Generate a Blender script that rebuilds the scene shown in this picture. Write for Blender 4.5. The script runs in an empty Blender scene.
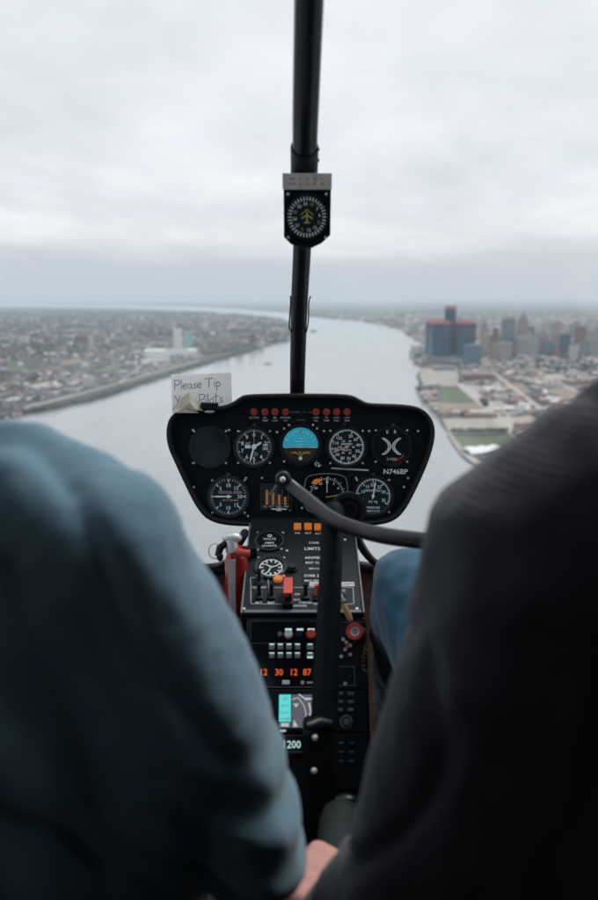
import bpy, math, random
from mathutils import Vector, Matrix, noise
random.seed(7)
S=bpy.context.scene; COL=S.collection; R=math.radians; PI=math.pi
# ------------------------------------------------------------------ camera frame (origin = camera, ground at z=-H)
H=254.0; FPX=648.0; TH=math.atan(152/FPX)
F=Vector((0,math.cos(TH),-math.sin(TH))); U=Vector((0,math.sin(TH),math.cos(TH))); X=Vector((1,0,0))
def P(px,py,d): return F*d+X*((px-299)*d/FPX)+U*((450-py)*d/FPX)
def G(px,py,z=0.0):
    r=P(px,py,1.0); t=-(H-z)/r.z if r.z<-1e-6 else 1e5
    return r*t
W={}
class MB:
    def __init__(s): s.v=[]; s.f=[]; s.mi=[]; s.c=[]; s.cur=0; s.col=None
    def add(s,vs,fs,mi=None):
        o=len(s.v); s.v+= [Vector(v) for v in vs]; s.f+=[tuple(i+o for i in f) for f in fs]
        s.mi+=[s.cur if mi is None else mi]*len(fs); s.c+=[s.col]*len(fs); return s
    def box(s,c,d,m=None):
        c=Vector(c); x,y,z=d[0]/2,d[1]/2,d[2]/2; m=m or Matrix.Identity(3)
        vs=[c+m@Vector((a*x,b*y,e*z)) for e in(-1,1) for b in(-1,1) for a in(-1,1)]
        return s.add(vs,[(0,2,3,1),(4,5,7,6),(0,1,5,4),(2,6,7,3),(0,4,6,2),(1,3,7,5)])
    def prism(s,pts,z0,z1,M=None,taper=1.0):
        n=len(pts); cx=sum(p[0] for p in pts)/n; cy=sum(p[1] for p in pts)/n
        vs=[Vector((p[0],p[1],z0)) for p in pts]+[Vector((cx+(p[0]-cx)*taper,cy+(p[1]-cy)*taper,z1)) for p in pts]
        if M: vs=[M@v for v in vs]
        return s.add(vs,[tuple(range(n-1,-1,-1)),tuple(range(n,2*n))]+[(i,(i+1)%n,n+(i+1)%n,n+i) for i in range(n)])
    def tube(s,path,rad,n=16,flat=None,caps=True):
        path=[Vector(p) for p in path]; k=len(path)
        if not hasattr(rad,'__len__'): rad=[rad]*k
        t0=(path[1]-path[0]).normalized(); a=Vector((0,0,1)) if abs(t0.z)<.9 else Vector((1,0,0))
        u=t0.cross(a).normalized(); vs=[]
        for i in range(k):
            t=(path[min(i+1,k-1)]-path[max(i-1,0)]).normalized()
            u=(u-t*u.dot(t)).normalized(); w=t.cross(u)
            for j in range(n):
                an=2*PI*j/n; vs.append(path[i]+u*(rad[i]*math.cos(an))+w*(rad[i]*math.sin(an)))
        fs=[(i*n+j,i*n+(j+1)%n,(i+1)*n+(j+1)%n,(i+1)*n+j) for i in range(k-1) for j in range(n)]
        if caps: fs+=[tuple(range(n-1,-1,-1)),tuple(range((k-1)*n,k*n))]
        return s.add(vs,fs)
    def ell(s,c,r,m=None,n=14,k=9):
        c=Vector(c); m=m or Matrix.Identity(3); r=Vector(r) if hasattr(r,'__len__') else Vector((r,r,r))
        vs=[c+m@Vector((0,0,-r.z))]
        for i in range(1,k):
            a=-PI/2+PI*i/k
            for j in range(n):
                b=2*PI*j/n; vs.append(c+m@Vector((r.x*math.cos(a)*math.cos(b),r.y*math.cos(a)*math.sin(b),r.z*math.sin(a))))
        vs.append(c+m@Vector((0,0,r.z))); L=len(vs)-1
        fs=[(0,1+(j+1)%n,1+j) for j in range(n)]
        for i in range(k-2):
            for j in range(n): fs.append((1+i*n+j,1+i*n+(j+1)%n,1+(i+1)*n+(j+1)%n,1+(i+1)*n+j))
        fs+=[(L,1+(k-2)*n+j,1+(k-2)*n+(j+1)%n) for j in range(n)]
        return s.add(vs,fs)
    def rcone(s,a,ra,b,rb,sc=(1,1),up=None,n=16):
        """tapered capsule; sc = widening along (side, depth)"""
        a=Vector(a); b=Vector(b); t=(b-a).normalized(); up=Vector(up) if up else (Vector((0,1,0)) if abs(t.y)<.8 else Vector((0,0,1)))
        u=t.cross(up).normalized(); w=u.cross(t); vs=[]; rings=[]
        for k in range(6): an=-PI/2+PI/2*k/5; rings.append((a+t*(ra*math.sin(an)),max(ra*math.cos(an),1e-4)))
        for k in range(1,4): q=k/4; rings.append((a.lerp(b,q),ra+(rb-ra)*q))
        for k in range(6): an=PI/2*k/5; rings.append((b+t*(rb*math.sin(an)),max(rb*math.cos(an),1e-4)))
        for c,r in rings:
            for j in range(n):
                an=2*PI*j/n; vs.append(c+u*(r*sc[0]*math.cos(an))+w*(r*sc[1]*math.sin(an)))
        K=len(rings)
        fs=[(i*n+j,i*n+(j+1)%n,(i+1)*n+(j+1)%n,(i+1)*n+j) for i in range(K-1) for j in range(n)]
        fs+=[tuple(range(n-1,-1,-1)),tuple(range((K-1)*n,K*n))]
        return s.add(vs,fs)
    # --- local plane helpers (x,y in plane, h = height above it)
    def disc(s,x,y,r,h0,h1=None,n=40,a0=0,a1=2*PI):
        full=abs(a1-a0-2*PI)<1e-6
        m=n if full else n+1
        pts=[(x+r*math.cos(a0+(a1-a0)*i/n),y+r*math.sin(a0+(a1-a0)*i/n)) for i in range(m)]
        if h1 is None: return s.add([(p[0],p[1],h0) for p in pts],[tuple(range(m))])
        return s.prism(pts,h0,h1)
    def ring(s,x,y,r0,r1,h0,h1,n=48,a0=0,a1=2*PI):
        full=abs(a1-a0-2*PI)<1e-6; m=n if full else n+1; vs=[]
        for i in range(m):
            a=a0+(a1-a0)*i/n; c,q=math.cos(a),math.sin(a)
            vs+=[(x+r0*c,y+r0*q,h0),(x+r0*c,y+r0*q,h1),(x+r1*c,y+r1*q,h1),(x+r1*c,y+r1*q,h0)]
        fs=[]
        for i in range(n):
            j=(i+1)%m
            for k in range(4): fs.append((4*i+k,4*j+k,4*j+(k+1)%4,4*i+(k+1)%4)[::-1])
        return s.add(vs,fs)
    def tick(s,x,y,ang,r0,r1,w,h,w2=None):
        d=Vector((math.sin(ang),math.cos(ang),0)); p=Vector((d.y,-d.x,0)); c=Vector((x,y,h)); w2=w if w2 is None else w2
        return s.add([c+d*r0-p*w/2,c+d*r0+p*w/2,c+d*r1+p*w2/2,c+d*r1-p*w2/2],[(0,1,2,3)])
    def rect(s,x,y,w,hh,h,h1=None):
        if h1 is None: return s.add([(x-w/2,y-hh/2,h),(x+w/2,y-hh/2,h),(x+w/2,y+hh/2,h),(x-w/2,y+hh/2,h)],[(0,1,2,3)])
        return s.box((x,y,(h+h1)/2),(w,hh,h1-h))
    def stroke(s,pts,w,h):
        for a,b in zip(pts[:-1],pts[1:]):
            a=Vector((a[0],a[1],h)); b=Vector((b[0],b[1],h)); t=(b-a)
            if t.length<1e-7: continue
            t.normalize(); p=Vector((-t.y,t.x,0))*w/2; e=t*w*.35
            s.add([a-p-e,b-p+e,b+p+e,a+p-e],[(0,1,2,3)])
        return s
    def text(s,st,x,y,size,h,sx=1.0,rot=0.0):
        vs,fs,wd,hh=glyphs(st); c,q=math.cos(rot),math.sin(rot)
        out=[]
        for v in vs:
            a=(v[0]-wd/2)*size*sx; b=(v[1]-hh/2)*size
            out.append((x+a*c-b*q,y+a*q+b*c,h))
        return s.add(out,fs)
    def build(s,name,mats,parent=None,local=False,smooth=False,bevel=0,hard=None):
        me=bpy.data.meshes.new(name)
        vs=s.v
        if parent is not None and not local:
            inv=W[parent.name].inverted(); vs=[inv@v for v in vs]
        me.from_pydata([tuple(v) for v in vs],[],s.f); me.update()
        mats=mats if isinstance(mats,(list,tuple)) else [mats]
        for m in mats: me.materials.append(m)
        if len(mats)>1: me.polygons.foreach_set('material_index',s.mi)
        if any(c is not None for c in s.c):
            at=me.attributes.new('tint','FLOAT_COLOR','FACE')
            at.data.foreach_set('color',[x for c in s.c for x in ((*c,1.0) if c else (1,1,1,1))])
        if smooth:
            me.polygons.foreach_set('use_smooth',[True]*len(me.polygons))
            if hard!=0: me.set_sharp_from_angle(angle=R(hard or 40))
        o=bpy.data.objects.new(name,me); COL.objects.link(o)
        if parent is not None: o.parent=parent; W[o.name]=W[parent.name]
        else: W[o.name]=Matrix.Identity(4)
        if bevel:
            b=o.modifiers.new('bevel','BEVEL'); b.width=bevel; b.segments=2; b.limit_method='ANGLE'; b.angle_limit=R(35)
        return o
_gl={}
def glyphs(st):
    if st not in _gl:
        cu=bpy.data.curves.new('t','FONT'); cu.body=st; cu.resolution_u=2; cu.size=1.0; cu.offset=0.012
        o=bpy.data.objects.new('t',cu); me=o.to_mesh()
        vs=[(v.co.x,v.co.y) for v in me.vertices]; fs=[tuple(p.vertices) for p in me.polygons]
        wd=max([v[0] for v in vs] or [0]); hh=max([v[1] for v in vs] or [0]); o.to_mesh_clear()
        bpy.data.objects.remove(o); bpy.data.curves.remove(cu); _gl[st]=(vs,fs,wd,hh)
    return _gl[st]
def tag(o,label=None,cat=None,group=None,kind=None):
    if label: o['label']=label
    if cat: o['category']=cat
    if group: o['group']=group
    if kind: o['kind']=kind
    return o
def thing(name,label,cat,M,group=None):
    if not isinstance(M,Matrix): M=Matrix.Translation(Vector(M))
    o=bpy.data.objects.new(name,None); o.empty_display_size=.05; COL.objects.link(o); o.matrix_world=M; W[o.name]=M.copy()
    return tag(o,label,cat,group)
# ------------------------------------------------------------------ materials
def nodes(name):
    m=bpy.data.materials.new(name); m.use_nodes=True; nt=m.node_tree; b=nt.nodes['Principled BSDF']; return m,nt,b
def N(nt,t,**k):
    n=nt.nodes.new(t)
    for a,v in k.items():
        if a[0]=='_': setattr(n,a[1:],v)
        else: n.inputs[a.replace('__',' ')].default_value=v
    return n
def mixc(nt,a,b,fac,blend='MIX'):
    n=nt.nodes.new('ShaderNodeMix'); n.data_type='RGBA'; n.blend_type=blend
    for sock,v in ((6,a),(7,b),(0,fac)):
        if isinstance(v,bpy.types.NodeSocket): nt.links.new(v,n.inputs[sock])
        elif sock==0: n.inputs[0].default_value=v
        else: n.inputs[sock].default_value=(*v[:3],1)
    return n.outputs[2]
def math_(nt,op,a,b=None,c=None):
    n=nt.nodes.new('ShaderNodeMath'); n.operation=op
    for i,v in enumerate((a,b,c)):
        if v is None: continue
        if isinstance(v,bpy.types.NodeSocket): nt.links.new(v,n.inputs[i])
        else: n.inputs[i].default_value=v
    return n.outputs[0]
M={}
def mat(name,col,rough=.5,metal=0,var=.25,scale=30,bump=0,bscale=300,spec=.5,emit=None,es=1,coat=0,sheen=0):
    m,nt,b=nodes(name); L=nt.links
    tc=nt.nodes.new('ShaderNodeTexCoord'); nz=N(nt,'ShaderNodeTexNoise',Scale=scale,Detail=4.0); L.new(tc.outputs['Object'],nz.inputs['Vector'])
    L.new(mixc(nt,[c*(1-var) for c in col],[min(1,c*(1+var)) for c in col],nz.outputs['Fac']),b.inputs['Base Color'])
    b.inputs['Metallic'].default_value=metal; b.inputs['Specular IOR Level'].default_value=spec
    r=N(nt,'ShaderNodeMapRange'); r.inputs[3].default_value=max(.02,rough-.08); r.inputs[4].default_value=min(1,rough+.08); L.new(nz.outputs['Fac'],r.inputs[0]); L.new(r.outputs[0],b.inputs['Roughness'])
    if coat: b.inputs['Coat Weight'].default_value=coat
    if sheen: b.inputs['Sheen Weight'].default_value=sheen; b.inputs['Sheen Roughness'].default_value=.5
    if bump:
        n2=N(nt,'ShaderNodeTexNoise',Scale=bscale,Detail=3.0); L.new(tc.outputs['Object'],n2.inputs['Vector'])
        bp=N(nt,'ShaderNodeBump',Strength=bump,Distance=.001); L.new(n2.outputs['Fac'],bp.inputs['Height']); L.new(bp.outputs[0],b.inputs['Normal'])
    if emit: b.inputs['Emission Color'].default_value=(*emit,1); b.inputs['Emission Strength'].default_value=es
    return m
M['post']=mat('black_matt_post',(.003,.007,.009),.6,spec=.12,bump=.2,bscale=500)
M['black']=mat('black_plastic',(.006,.010,.013),.45,bump=.25,bscale=900,spec=.3)
M['panel']=mat('black_panel_paint',(.003,.006,.008),.6,bump=.35,bscale=1400,scale=12,spec=.12)
M['hood']=mat('black_hood_leatherette',(.009,.010,.012),.55,bump=.6,bscale=1100,spec=.28)
M['console']=mat('console_dark_paint',(.006,.011,.015),.5,bump=.35,bscale=1200,scale=14,spec=.25)
M['tube']=mat('black_gloss_tube',(.006,.008,.012),.25,scale=8,spec=.4)
M['bar']=mat('worn_black_bar',(.018,.018,.022),.30,scale=18,bump=.2,bscale=500)
M['bezel']=mat('gauge_bezel',(.010,.012,.014),.28)
M['dial']=mat('dial_black',(.008,.016,.021),.6,scale=60,spec=.2)
M['dial2']=mat('dial_navy',(.008,.024,.034),.6,scale=60,spec=.2)
M['ink']=mat('white_ink',(.80,.86,.90),.6,var=.15,scale=200)
M['ink2']=mat('grey_ink',(.42,.46,.50),.6,var=.2,scale=200)
M['ring']=mat('dial_rim_grey',(.13,.16,.18),.4)
M['amber']=mat('amber_ink',(.70,.45,.10),.6)
M['pink']=mat('pink_ink',(.62,.42,.42),.6)
M['ygreen']=mat('lume_yellow',(.42,.42,.10),.6)
M['greenink']=mat('green_ink',(.10,.40,.16),.6)
M['redink']=mat('red_ink',(.5,.04,.03),.5)
M['redlamp']=mat('red_lamp_cap',(.34,.045,.03),.4,scale=300,var=.5)
M['orlamp']=mat('orange_lamp_cap',(.85,.22,.03),.35,scale=300,var=.4,emit=(1,.2,.02),es=.12)
M['orbar']=mat('orange_gauge_bar',(.75,.25,.06),.5,scale=250,var=.6)
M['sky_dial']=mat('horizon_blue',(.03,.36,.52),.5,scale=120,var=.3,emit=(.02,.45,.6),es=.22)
M['earth_dial']=mat('horizon_brown',(.035,.019,.014),.5,scale=120)
M['redguard']=mat('red_switch_guard',(.62,.075,.05),.4,scale=60)
M['redpaint']=mat('red_paint',(.42,.015,.015),.28,scale=15,coat=.4)
M['steel']=mat('brushed_steel',(.74,.74,.73),.35,metal=.35,scale=80)
M['steel_dull']=mat('worn_aluminium',(.66,.63,.60),.5,metal=.35,scale=60,var=.35,bump=.3)
M['paper']=mat('note_paper',(.80,.81,.82),.85,scale=30,var=.04)
def translucent(m,f,col):
    nt=m.node_tree; b=nt.nodes['Principled BSDF']; o=nt.nodes['Material Output']; t=N(nt,'ShaderNodeBsdfTranslucent',Color=(*col,1)); x=nt.nodes.new('ShaderNodeMixShader'); x.inputs[0].default_value=f
    nt.links.new(b.outputs[0],x.inputs[1]); nt.links.new(t.outputs[0],x.inputs[2]); nt.links.new(x.outputs[0],o.inputs[0])
translucent(M['paper'],.72,(.9,.9,.9))
M['inkpen']=mat('pen_ink',(.07,.08,.12),.7)
M['bill']=mat('banknote',(.40,.38,.30),.85,scale=90,var=.5)
M['tan']=mat('tan_leather',(.42,.23,.09),.6,scale=50)
M['cord']=mat('tan_cord',(.20,.12,.06),.7)
M['carpet']=mat('brown_carpet',(.085,.038,.022),.95,scale=40,bump=1,bscale=700)
M['lining']=mat('cabin_lining',(.035,.037,.040),.8,scale=10,bump=.4)
M['seat']=mat('seat_leather',(.018,.019,.021),.5,scale=10,bump=.5,bscale=400)
M['white']=mat('white_label',(.72,.74,.75),.6)
M['rubber']=mat('rubber_grip',(.010,.018,.018),.65,scale=40,bump=.6,bscale=900)
M['skin']=mat('skin',(.78,.40,.34),.5,var=.12,scale=35,bump=.4,bscale=500)
M['skin'].node_tree.nodes['Principled BSDF'].inputs['Subsurface Weight'].default_value=.08
M['skin'].node_tree.nodes['Principled BSDF'].inputs['Subsurface Scale'].default_value=.01
M['hair']=mat('dark_hair',(.03,.02,.014),.6,scale=120,var=.6,bump=1,bscale=250)
M['eye']=mat('eye_white',(.7,.7,.68),.2)
M['iris']=mat('eye_iris',(.05,.03,.02),.2)
M['trim']=mat('dark_frame',(.010,.012,.014),.4)
M['digits']=mat('lit_orange_digits',(.3,.04,.01),.5,emit=(1,.14,.03),es=.55)
M['lcd']=mat('lit_pale_digits',(.2,.3,.3),.5,emit=(.62,.85,.80),es=.55)
M['cyan']=mat('lit_cyan_screen',(.02,.25,.25),.4,scale=160,var=.4,emit=(.10,.68,.66),es=.75)
M['map']=mat('lit_map_screen',(.05,.05,.06),.4,scale=160,emit=(.13,.12,.16),es=.6)
M['mapline']=mat('lit_map_lines',(.2,.2,.2),.4,emit=(.55,.62,.62),es=.6)
M['darkglass']=mat('dark_glass',(.006,.008,.010),.12)
def fabric(name,col,kind):
    m,nt,b=nodes(name); L=nt.links
    tc=nt.nodes.new('ShaderNodeTexCoord')
    nz=N(nt,'ShaderNodeTexNoise',Scale=9.0,Detail=5.0); L.new(tc.outputs['Object'],nz.inputs['Vector'])
    fn=N(nt,'ShaderNodeTexNoise',Scale=420.0,Detail=3.0); L.new(tc.outputs['Object'],fn.inputs['Vector'])
    c1=mixc(nt,[c*.86 for c in col],[c*1.14 for c in col],nz.outputs['Fac'])
    c2=mixc(nt,c1,[min(1,c*1.6) for c in col],math_(nt,'MULTIPLY',fn.outputs['Fac'],.35))
    b.inputs['Roughness'].default_value=.9; b.inputs['Sheen Weight'].default_value=.45 if kind=='weave' else .25; b.inputs['Specular IOR Level'].default_value=.2
    L.new(c2,b.inputs['Base Color'])
    if kind=='knit':
        wv=N(nt,'ShaderNodeTexWave',Scale=66.0,Distortion=2.2,Detail=2.0,_bands_direction='Z'); L.new(tc.outputs['Object'],wv.inputs['Vector'])
        wv.inputs['Detail Scale'].default_value=.6
        L.new(mixc(nt,c2,[c*.45 for c in col],math_(nt,'MULTIPLY',math_(nt,'MULTIPLY',wv.outputs['Fac'],nz.outputs['Fac']),.5)),b.inputs['Base Color'])
        h=wv.outputs['Fac']; bp=N(nt,'ShaderNodeBump',Strength=.38,Distance=.0016)
    else:
        wv=N(nt,'ShaderNodeTexWave',Scale=170.0,Distortion=2.0,_bands_direction='DIAGONAL'); L.new(tc.outputs['Object'],wv.inputs['Vector'])
        h=math_(nt,'ADD',wv.outputs['Fac'],fn.outputs['Fac']); bp=N(nt,'ShaderNodeBump',Strength=.35,Distance=.0008)
    L.new(h,bp.inputs['Height']); L.new(bp.outputs[0],b.inputs['Normal'])
    return m
M['shirt']=fabric('blue_grey_shirt',(.160,.290,.375),'weave')
M['knit']=fabric('charcoal_knit',(.040,.044,.055),'knit')
M['jeans']=fabric('blue_jeans',(.014,.095,.165),'weave')
M['jeans2']=fabric('dark_trousers',(.03,.032,.04),'weave')
# window glass: thin, mostly clear
def glass():
    m=bpy.data.materials.new('acrylic_window'); m.use_nodes=True; nt=m.node_tree; nt.nodes.clear()
    o=nt.nodes.new('ShaderNodeOutputMaterial'); t=N(nt,'ShaderNodeBsdfTransparent',Color=(.965,.975,.98,1)); g=N(nt,'ShaderNodeBsdfGlossy',Roughness=.03)
    g.inputs['Color'].default_value=(1,1,1,1); fr=N(nt,'ShaderNodeLayerWeight',Blend=.5); mx=nt.nodes.new('ShaderNodeMixShader')
    nt.links.new(math_(nt,'ADD',math_(nt,'MULTIPLY',math_(nt,'POWER',fr.outputs['Facing'],5.0),.9),.035),mx.inputs[0]); nt.links.new(t.outputs[0],mx.inputs[1]); nt.links.new(g.outputs[0],mx.inputs[2])
    # faint smears and dust on the acrylic
    tc=nt.nodes.new('ShaderNodeTexCoord'); mp=N(nt,'ShaderNodeMapping',Rotation=(.3,.5,.6)); mp.inputs['Scale'].default_value=(1,4,1); nt.links.new(tc.outputs['Object'],mp.inputs[0])
    n=N(nt,'ShaderNodeTexNoise',Scale=2.5,Detail=6.0); nt.links.new(mp.outputs[0],n.inputs['Vector']); mr=N(nt,'ShaderNodeMapRange'); mr.inputs[1].default_value=.5; mr.inputs[2].default_value=.8; mr.inputs[4].default_value=.11; nt.links.new(n.outputs['Fac'],mr.inputs[0])
    df=nt.nodes.new('ShaderNodeBsdfTranslucent'); df.inputs[0].default_value=(.85,.9,.92,1); m2=nt.nodes.new('ShaderNodeMixShader'); nt.links.new(mr.outputs[0],m2.inputs[0]); nt.links.new(mx.outputs[0],m2.inputs[1]); nt.links.new(df.outputs[0],m2.inputs[2]); nt.links.new(m2.outputs[0],o.inputs[0])
    return m
M['glass']=glass()
# ------------------------------------------------------------------ city materials
def tinted(name,rough=.85):
    m,nt,b=nodes(name); L=nt.links
    at=nt.nodes.new('ShaderNodeAttribute'); at.attribute_name='tint'; at.attribute_type='GEOMETRY'
    tc=nt.nodes.new('ShaderNodeTexCoord'); nz=N(nt,'ShaderNodeTexNoise',Scale=.12,Detail=5.0); L.new(tc.outputs['Object'],nz.inputs['Vector'])
    L.new(mixc(nt,at.outputs['Color'],(.08,.08,.08),math_(nt,'MULTIPLY',nz.outputs['Fac'],.2)),b.inputs['Base Color'])
    b.inputs['Roughness'].default_value=rough; return m
M['roofs']=tinted('roof_and_wall_tints')
M['leaves']=tinted('leaf_tints',.9)
def facade(name,wall,glassc,fh=4.0,fw=6.0,gx=.62,gz=.55,rough=.4):
    m,nt,b=nodes(name); L=nt.links; g=nt.nodes.new('ShaderNodeNewGeometry'); sp=nt.nodes.new('ShaderNodeSeparateXYZ'); tc=nt.nodes.new('ShaderNodeTexCoord')
    L.new(tc.outputs['Object'],sp.inputs[0]); nn=nt.nodes.new('ShaderNodeSeparateXYZ'); L.new(g.outputs['Normal'],nn.inputs[0])
    a=math_(nt,'ADD',sp.outputs[0],math_(nt,'MULTIPLY',sp.outputs[1],1.0))
    wx=math_(nt,'LESS_THAN',math_(nt,'FRACT',math_(nt,'DIVIDE',a,fw)),gx); wz=math_(nt,'LESS_THAN',math_(nt,'FRACT',math_(nt,'DIVIDE',sp.outputs[2],fh)),gz)
    side=math_(nt,'LESS_THAN',math_(nt,'ABSOLUTE',nn.outputs[2]),.5)
    w=math_(nt,'MULTIPLY',math_(nt,'MULTIPLY',wx,wz),side)
    nz=N(nt,'ShaderNodeTexNoise',Scale=.05,Detail=5.0); L.new(tc.outputs['Object'],nz.inputs['Vector'])
    wc=mixc(nt,[c*.8 for c in wall],[min(1,c*1.15) for c in wall],nz.outputs['Fac'])
    L.new(mixc(nt,wc,glassc,w),b.inputs['Base Color']); L.new(mixc(nt,(.8,.8,.8),(rough*.5,)*3,w),b.inputs['Roughness'])
    return m
_fm={}
def fac(wall,glassc=(.04,.07,.09),**k):
    key=(wall,glassc,tuple(k.items()))
    if key not in _fm: _fm[key]=facade('facade',wall,glassc,**k)
    return _fm[key]
M['ground']=None
def ground_mat():
    m,nt,b=nodes('city_ground'); L=nt.links; tc=nt.nodes.new('ShaderNodeTexCoord')
    mp=N(nt,'ShaderNodeMapping'); mp.inputs['Rotation'].default_value=(0,0,R(24)); L.new(tc.outputs['Object'],mp.inputs[0])
    n1=N(nt,'ShaderNodeTexNoise',Scale=.0022,Detail=6.0); L.new(mp.outputs[0],n1.inputs['Vector'])
    n2=N(nt,'ShaderNodeTexNoise',Scale=.03,Detail=8.0,Roughness=.7); L.new(mp.outputs[0],n2.inputs['Vector'])
    vo=N(nt,'ShaderNodeTexVoronoi',Scale=.035); L.new(mp.outputs[0],vo.inputs['Vector'])
    br=N(nt,'ShaderNodeTexBrick',Scale=.004,Mortar__Size=.03); br.inputs['Color1'].default_value=(0,0,0,1); br.inputs['Color2'].default_value=(0,0,0,1); br.inputs['Mortar'].default_value=(1,1,1,1); br.offset=0; L.new(mp.outputs[0],br.inputs['Vector'])
    a=mixc(nt,(.022,.042,.036),(.10,.11,.085),n2.outputs['Fac'])
    rp=N(nt,'ShaderNodeMapRange'); rp.inputs[1].default_value=.42; rp.inputs[2].default_value=.6; L.new(n1.outputs['Fac'],rp.inputs[0])
    a2=mixc(nt,a,(.15,.145,.14),math_(nt,'MULTIPLY',rp.outputs[0],.55))
    lots=math_(nt,'GREATER_THAN',vo.outputs['Color'],.70)
    a3=mixc(nt,a2,(.26,.25,.235),math_(nt,'MULTIPLY',lots,.6))
    a4=mixc(nt,a3,(.13,.13,.135),br.outputs['Color'])
    L.new(a4,b.inputs['Base Color']); b.inputs['Roughness'].default_value=.95; b.inputs['Specular IOR Level'].default_value=.1
    return m
M['ground']=ground_mat()
def water_mat():
    m,nt,b=nodes('river_water'); L=nt.links; tc=nt.nodes.new('ShaderNodeTexCoord')
    n1=N(nt,'ShaderNodeTexNoise',Scale=.0016,Detail=5.0); L.new(tc.outputs['Object'],n1.inputs['Vector'])
    mpw=N(nt,'ShaderNodeMapping'); mpw.inputs['Rotation'].default_value=(0,0,R(20)); mpw.inputs['Scale'].default_value=(1,.22,1); L.new(tc.outputs['Object'],mpw.inputs[0])
    ns=N(nt,'ShaderNodeTexNoise',Scale=.018,Detail=6.0,Roughness=.6); L.new(mpw.outputs[0],ns.inputs['Vector'])
    L.new(mixc(nt,(.21,.235,.245),(.43,.45,.45),math_(nt,'ADD',math_(nt,'MULTIPLY',n1.outputs['Fac'],.6),math_(nt,'MULTIPLY',ns.outputs['Fac'],.4))),b.inputs['Base Color'])
    b.inputs['Roughness'].default_value=.16; b.inputs['Specular IOR Level'].default_value=.6
    w=N(nt,'ShaderNodeTexNoise',Scale=.09,Detail=6.0); L.new(tc.outputs['Object'],w.inputs['Vector'])
    bp=N(nt,'ShaderNodeBump',Strength=.35,Distance=1.2); L.new(w.outputs['Fac'],bp.inputs['Height']); L.new(bp.outputs[0],b.inputs['Normal'])
    return m
M['water']=water_mat()
def flatm(name,a,b_,scale=.02,rough=.95):
    m,nt,b=nodes(name); tc=nt.nodes.new('ShaderNodeTexCoord'); n=N(nt,'ShaderNodeTexNoise',Scale=scale,Detail=7.0,Roughness=.65); nt.links.new(tc.outputs['Object'],n.inputs['Vector'])
    nt.links.new(mixc(nt,a,b_,n.outputs['Fac']),b.inputs['Base Color']); b.inputs['Roughness'].default_value=rough; return m
M['lot']=flatm('parking_concrete',(.14,.13,.12),(.56,.51,.46),scale=.035)
M['road']=flatm('road_concrete',(.34,.32,.30),(.50,.47,.44))
M['grass']=flatm('lawn',(.06,.085,.045),(.13,.165,.08))
M['dirt']=flatm('bare_earth',(.18,.13,.10),(.34,.27,.21))
M['bankgreen']=flatm('riverside_green',(.035,.048,.032),(.12,.12,.085))
# ------------------------------------------------------------------ WORLD, SUN, CAMERA
SUN_EL,SUN_AZ=R(54),R(38)     # azimuth clockwise from +Y
def world():
    w=bpy.data.worlds.new('World'); S.world=w; w.use_nodes=True; nt=w.node_tree; L=nt.links; bg=nt.nodes['Background']
    sky=nt.nodes.new('ShaderNodeTexSky'); sky.sky_type='NISHITA'; sky.sun_disc=False; sky.sun_elevation=SUN_EL; sky.sun_rotation=SUN_AZ; sky.air_density=1.4; sky.dust_density=3
    tc=nt.nodes.new('ShaderNodeTexCoord'); sp=nt.nodes.new('ShaderNodeSeparateXYZ'); L.new(tc.outputs['Generated'],sp.inputs[0])
    z=math_(nt,'MAXIMUM',sp.outputs[2],0.0); dv=math_(nt,'ADD',z,.22)
    cb=nt.nodes.new('ShaderNodeCombineXYZ'); L.new(math_(nt,'DIVIDE',sp.outputs[0],dv),cb.inputs[0]); L.new(math_(nt,'DIVIDE',sp.outputs[1],dv),cb.inputs[1])
    n1=N(nt,'ShaderNodeTexNoise',Scale=.8,Detail=6.0,Roughness=.55,Distortion=.4); L.new(cb.outputs[0],n1.inputs['Vector'])
    n2=N(nt,'ShaderNodeTexNoise',Scale=2.6,Detail=7.0,Roughness=.55); L.new(cb.outputs[0],n2.inputs['Vector'])
    f=math_(nt,'ADD',math_(nt,'MULTIPLY',n1.outputs['Fac'],.7),math_(nt,'MULTIPLY',n2.outputs['Fac'],.3))
    mr=N(nt,'ShaderNodeMapRange'); mr.inputs[1].default_value=.36; mr.inputs[2].default_value=.60; L.new(f,mr.inputs[0])
    cloud=mixc(nt,(5.8,6.15,6.65),(7.9,8.05,8.35),mr.outputs[0])
    # clouds thin and grey towards the horizon
    hz=N(nt,'ShaderNodeMapRange'); hz.interpolation_type='SMOOTHSTEP'; hz.inputs[1].default_value=.0; hz.inputs[2].default_value=.11; L.new(sp.outputs[2],hz.inputs[0])
    at=nt.nodes.new('ShaderNodeMath'); at.operation='ARCTAN2'; L.new(sp.outputs[0],at.inputs[0]); L.new(sp.outputs[1],at.inputs[1])
    cb2=nt.nodes.new('ShaderNodeCombineXYZ'); L.new(math_(nt,'MULTIPLY',at.outputs[0],2.2),cb2.inputs[0]); L.new(math_(nt,'MULTIPLY',sp.outputs[2],17.0),cb2.inputs[1])
    n3=N(nt,'ShaderNodeTexNoise',Scale=1.3,Detail=5.0,Roughness=.5); L.new(cb2.outputs[0],n3.inputs['Vector'])
    hf=N(nt,'ShaderNodeMapRange'); hf.interpolation_type='SMOOTHSTEP'; hf.inputs[1].default_value=.30; hf.inputs[2].default_value=.95
    L.new(math_(nt,'ADD',hz.outputs[0],math_(nt,'MULTIPLY',math_(nt,'SUBTRACT',n3.outputs['Fac'],.5),.9)),hf.inputs[0])
    cl=mixc(nt,(4.95,5.5,6.1),cloud,hf.outputs[0])
    L.new(mixc(nt,sky.outputs[0],cl,.93),bg.inputs[0]); bg.inputs[1].default_value=.1
world()
sun=bpy.data.lights.new('sun','SUN'); sun.energy=1.5; sun.angle=R(22); sun.color=(1,.97,.93); so=bpy.data.objects.new('sun',sun); COL.objects.link(so)
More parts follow.
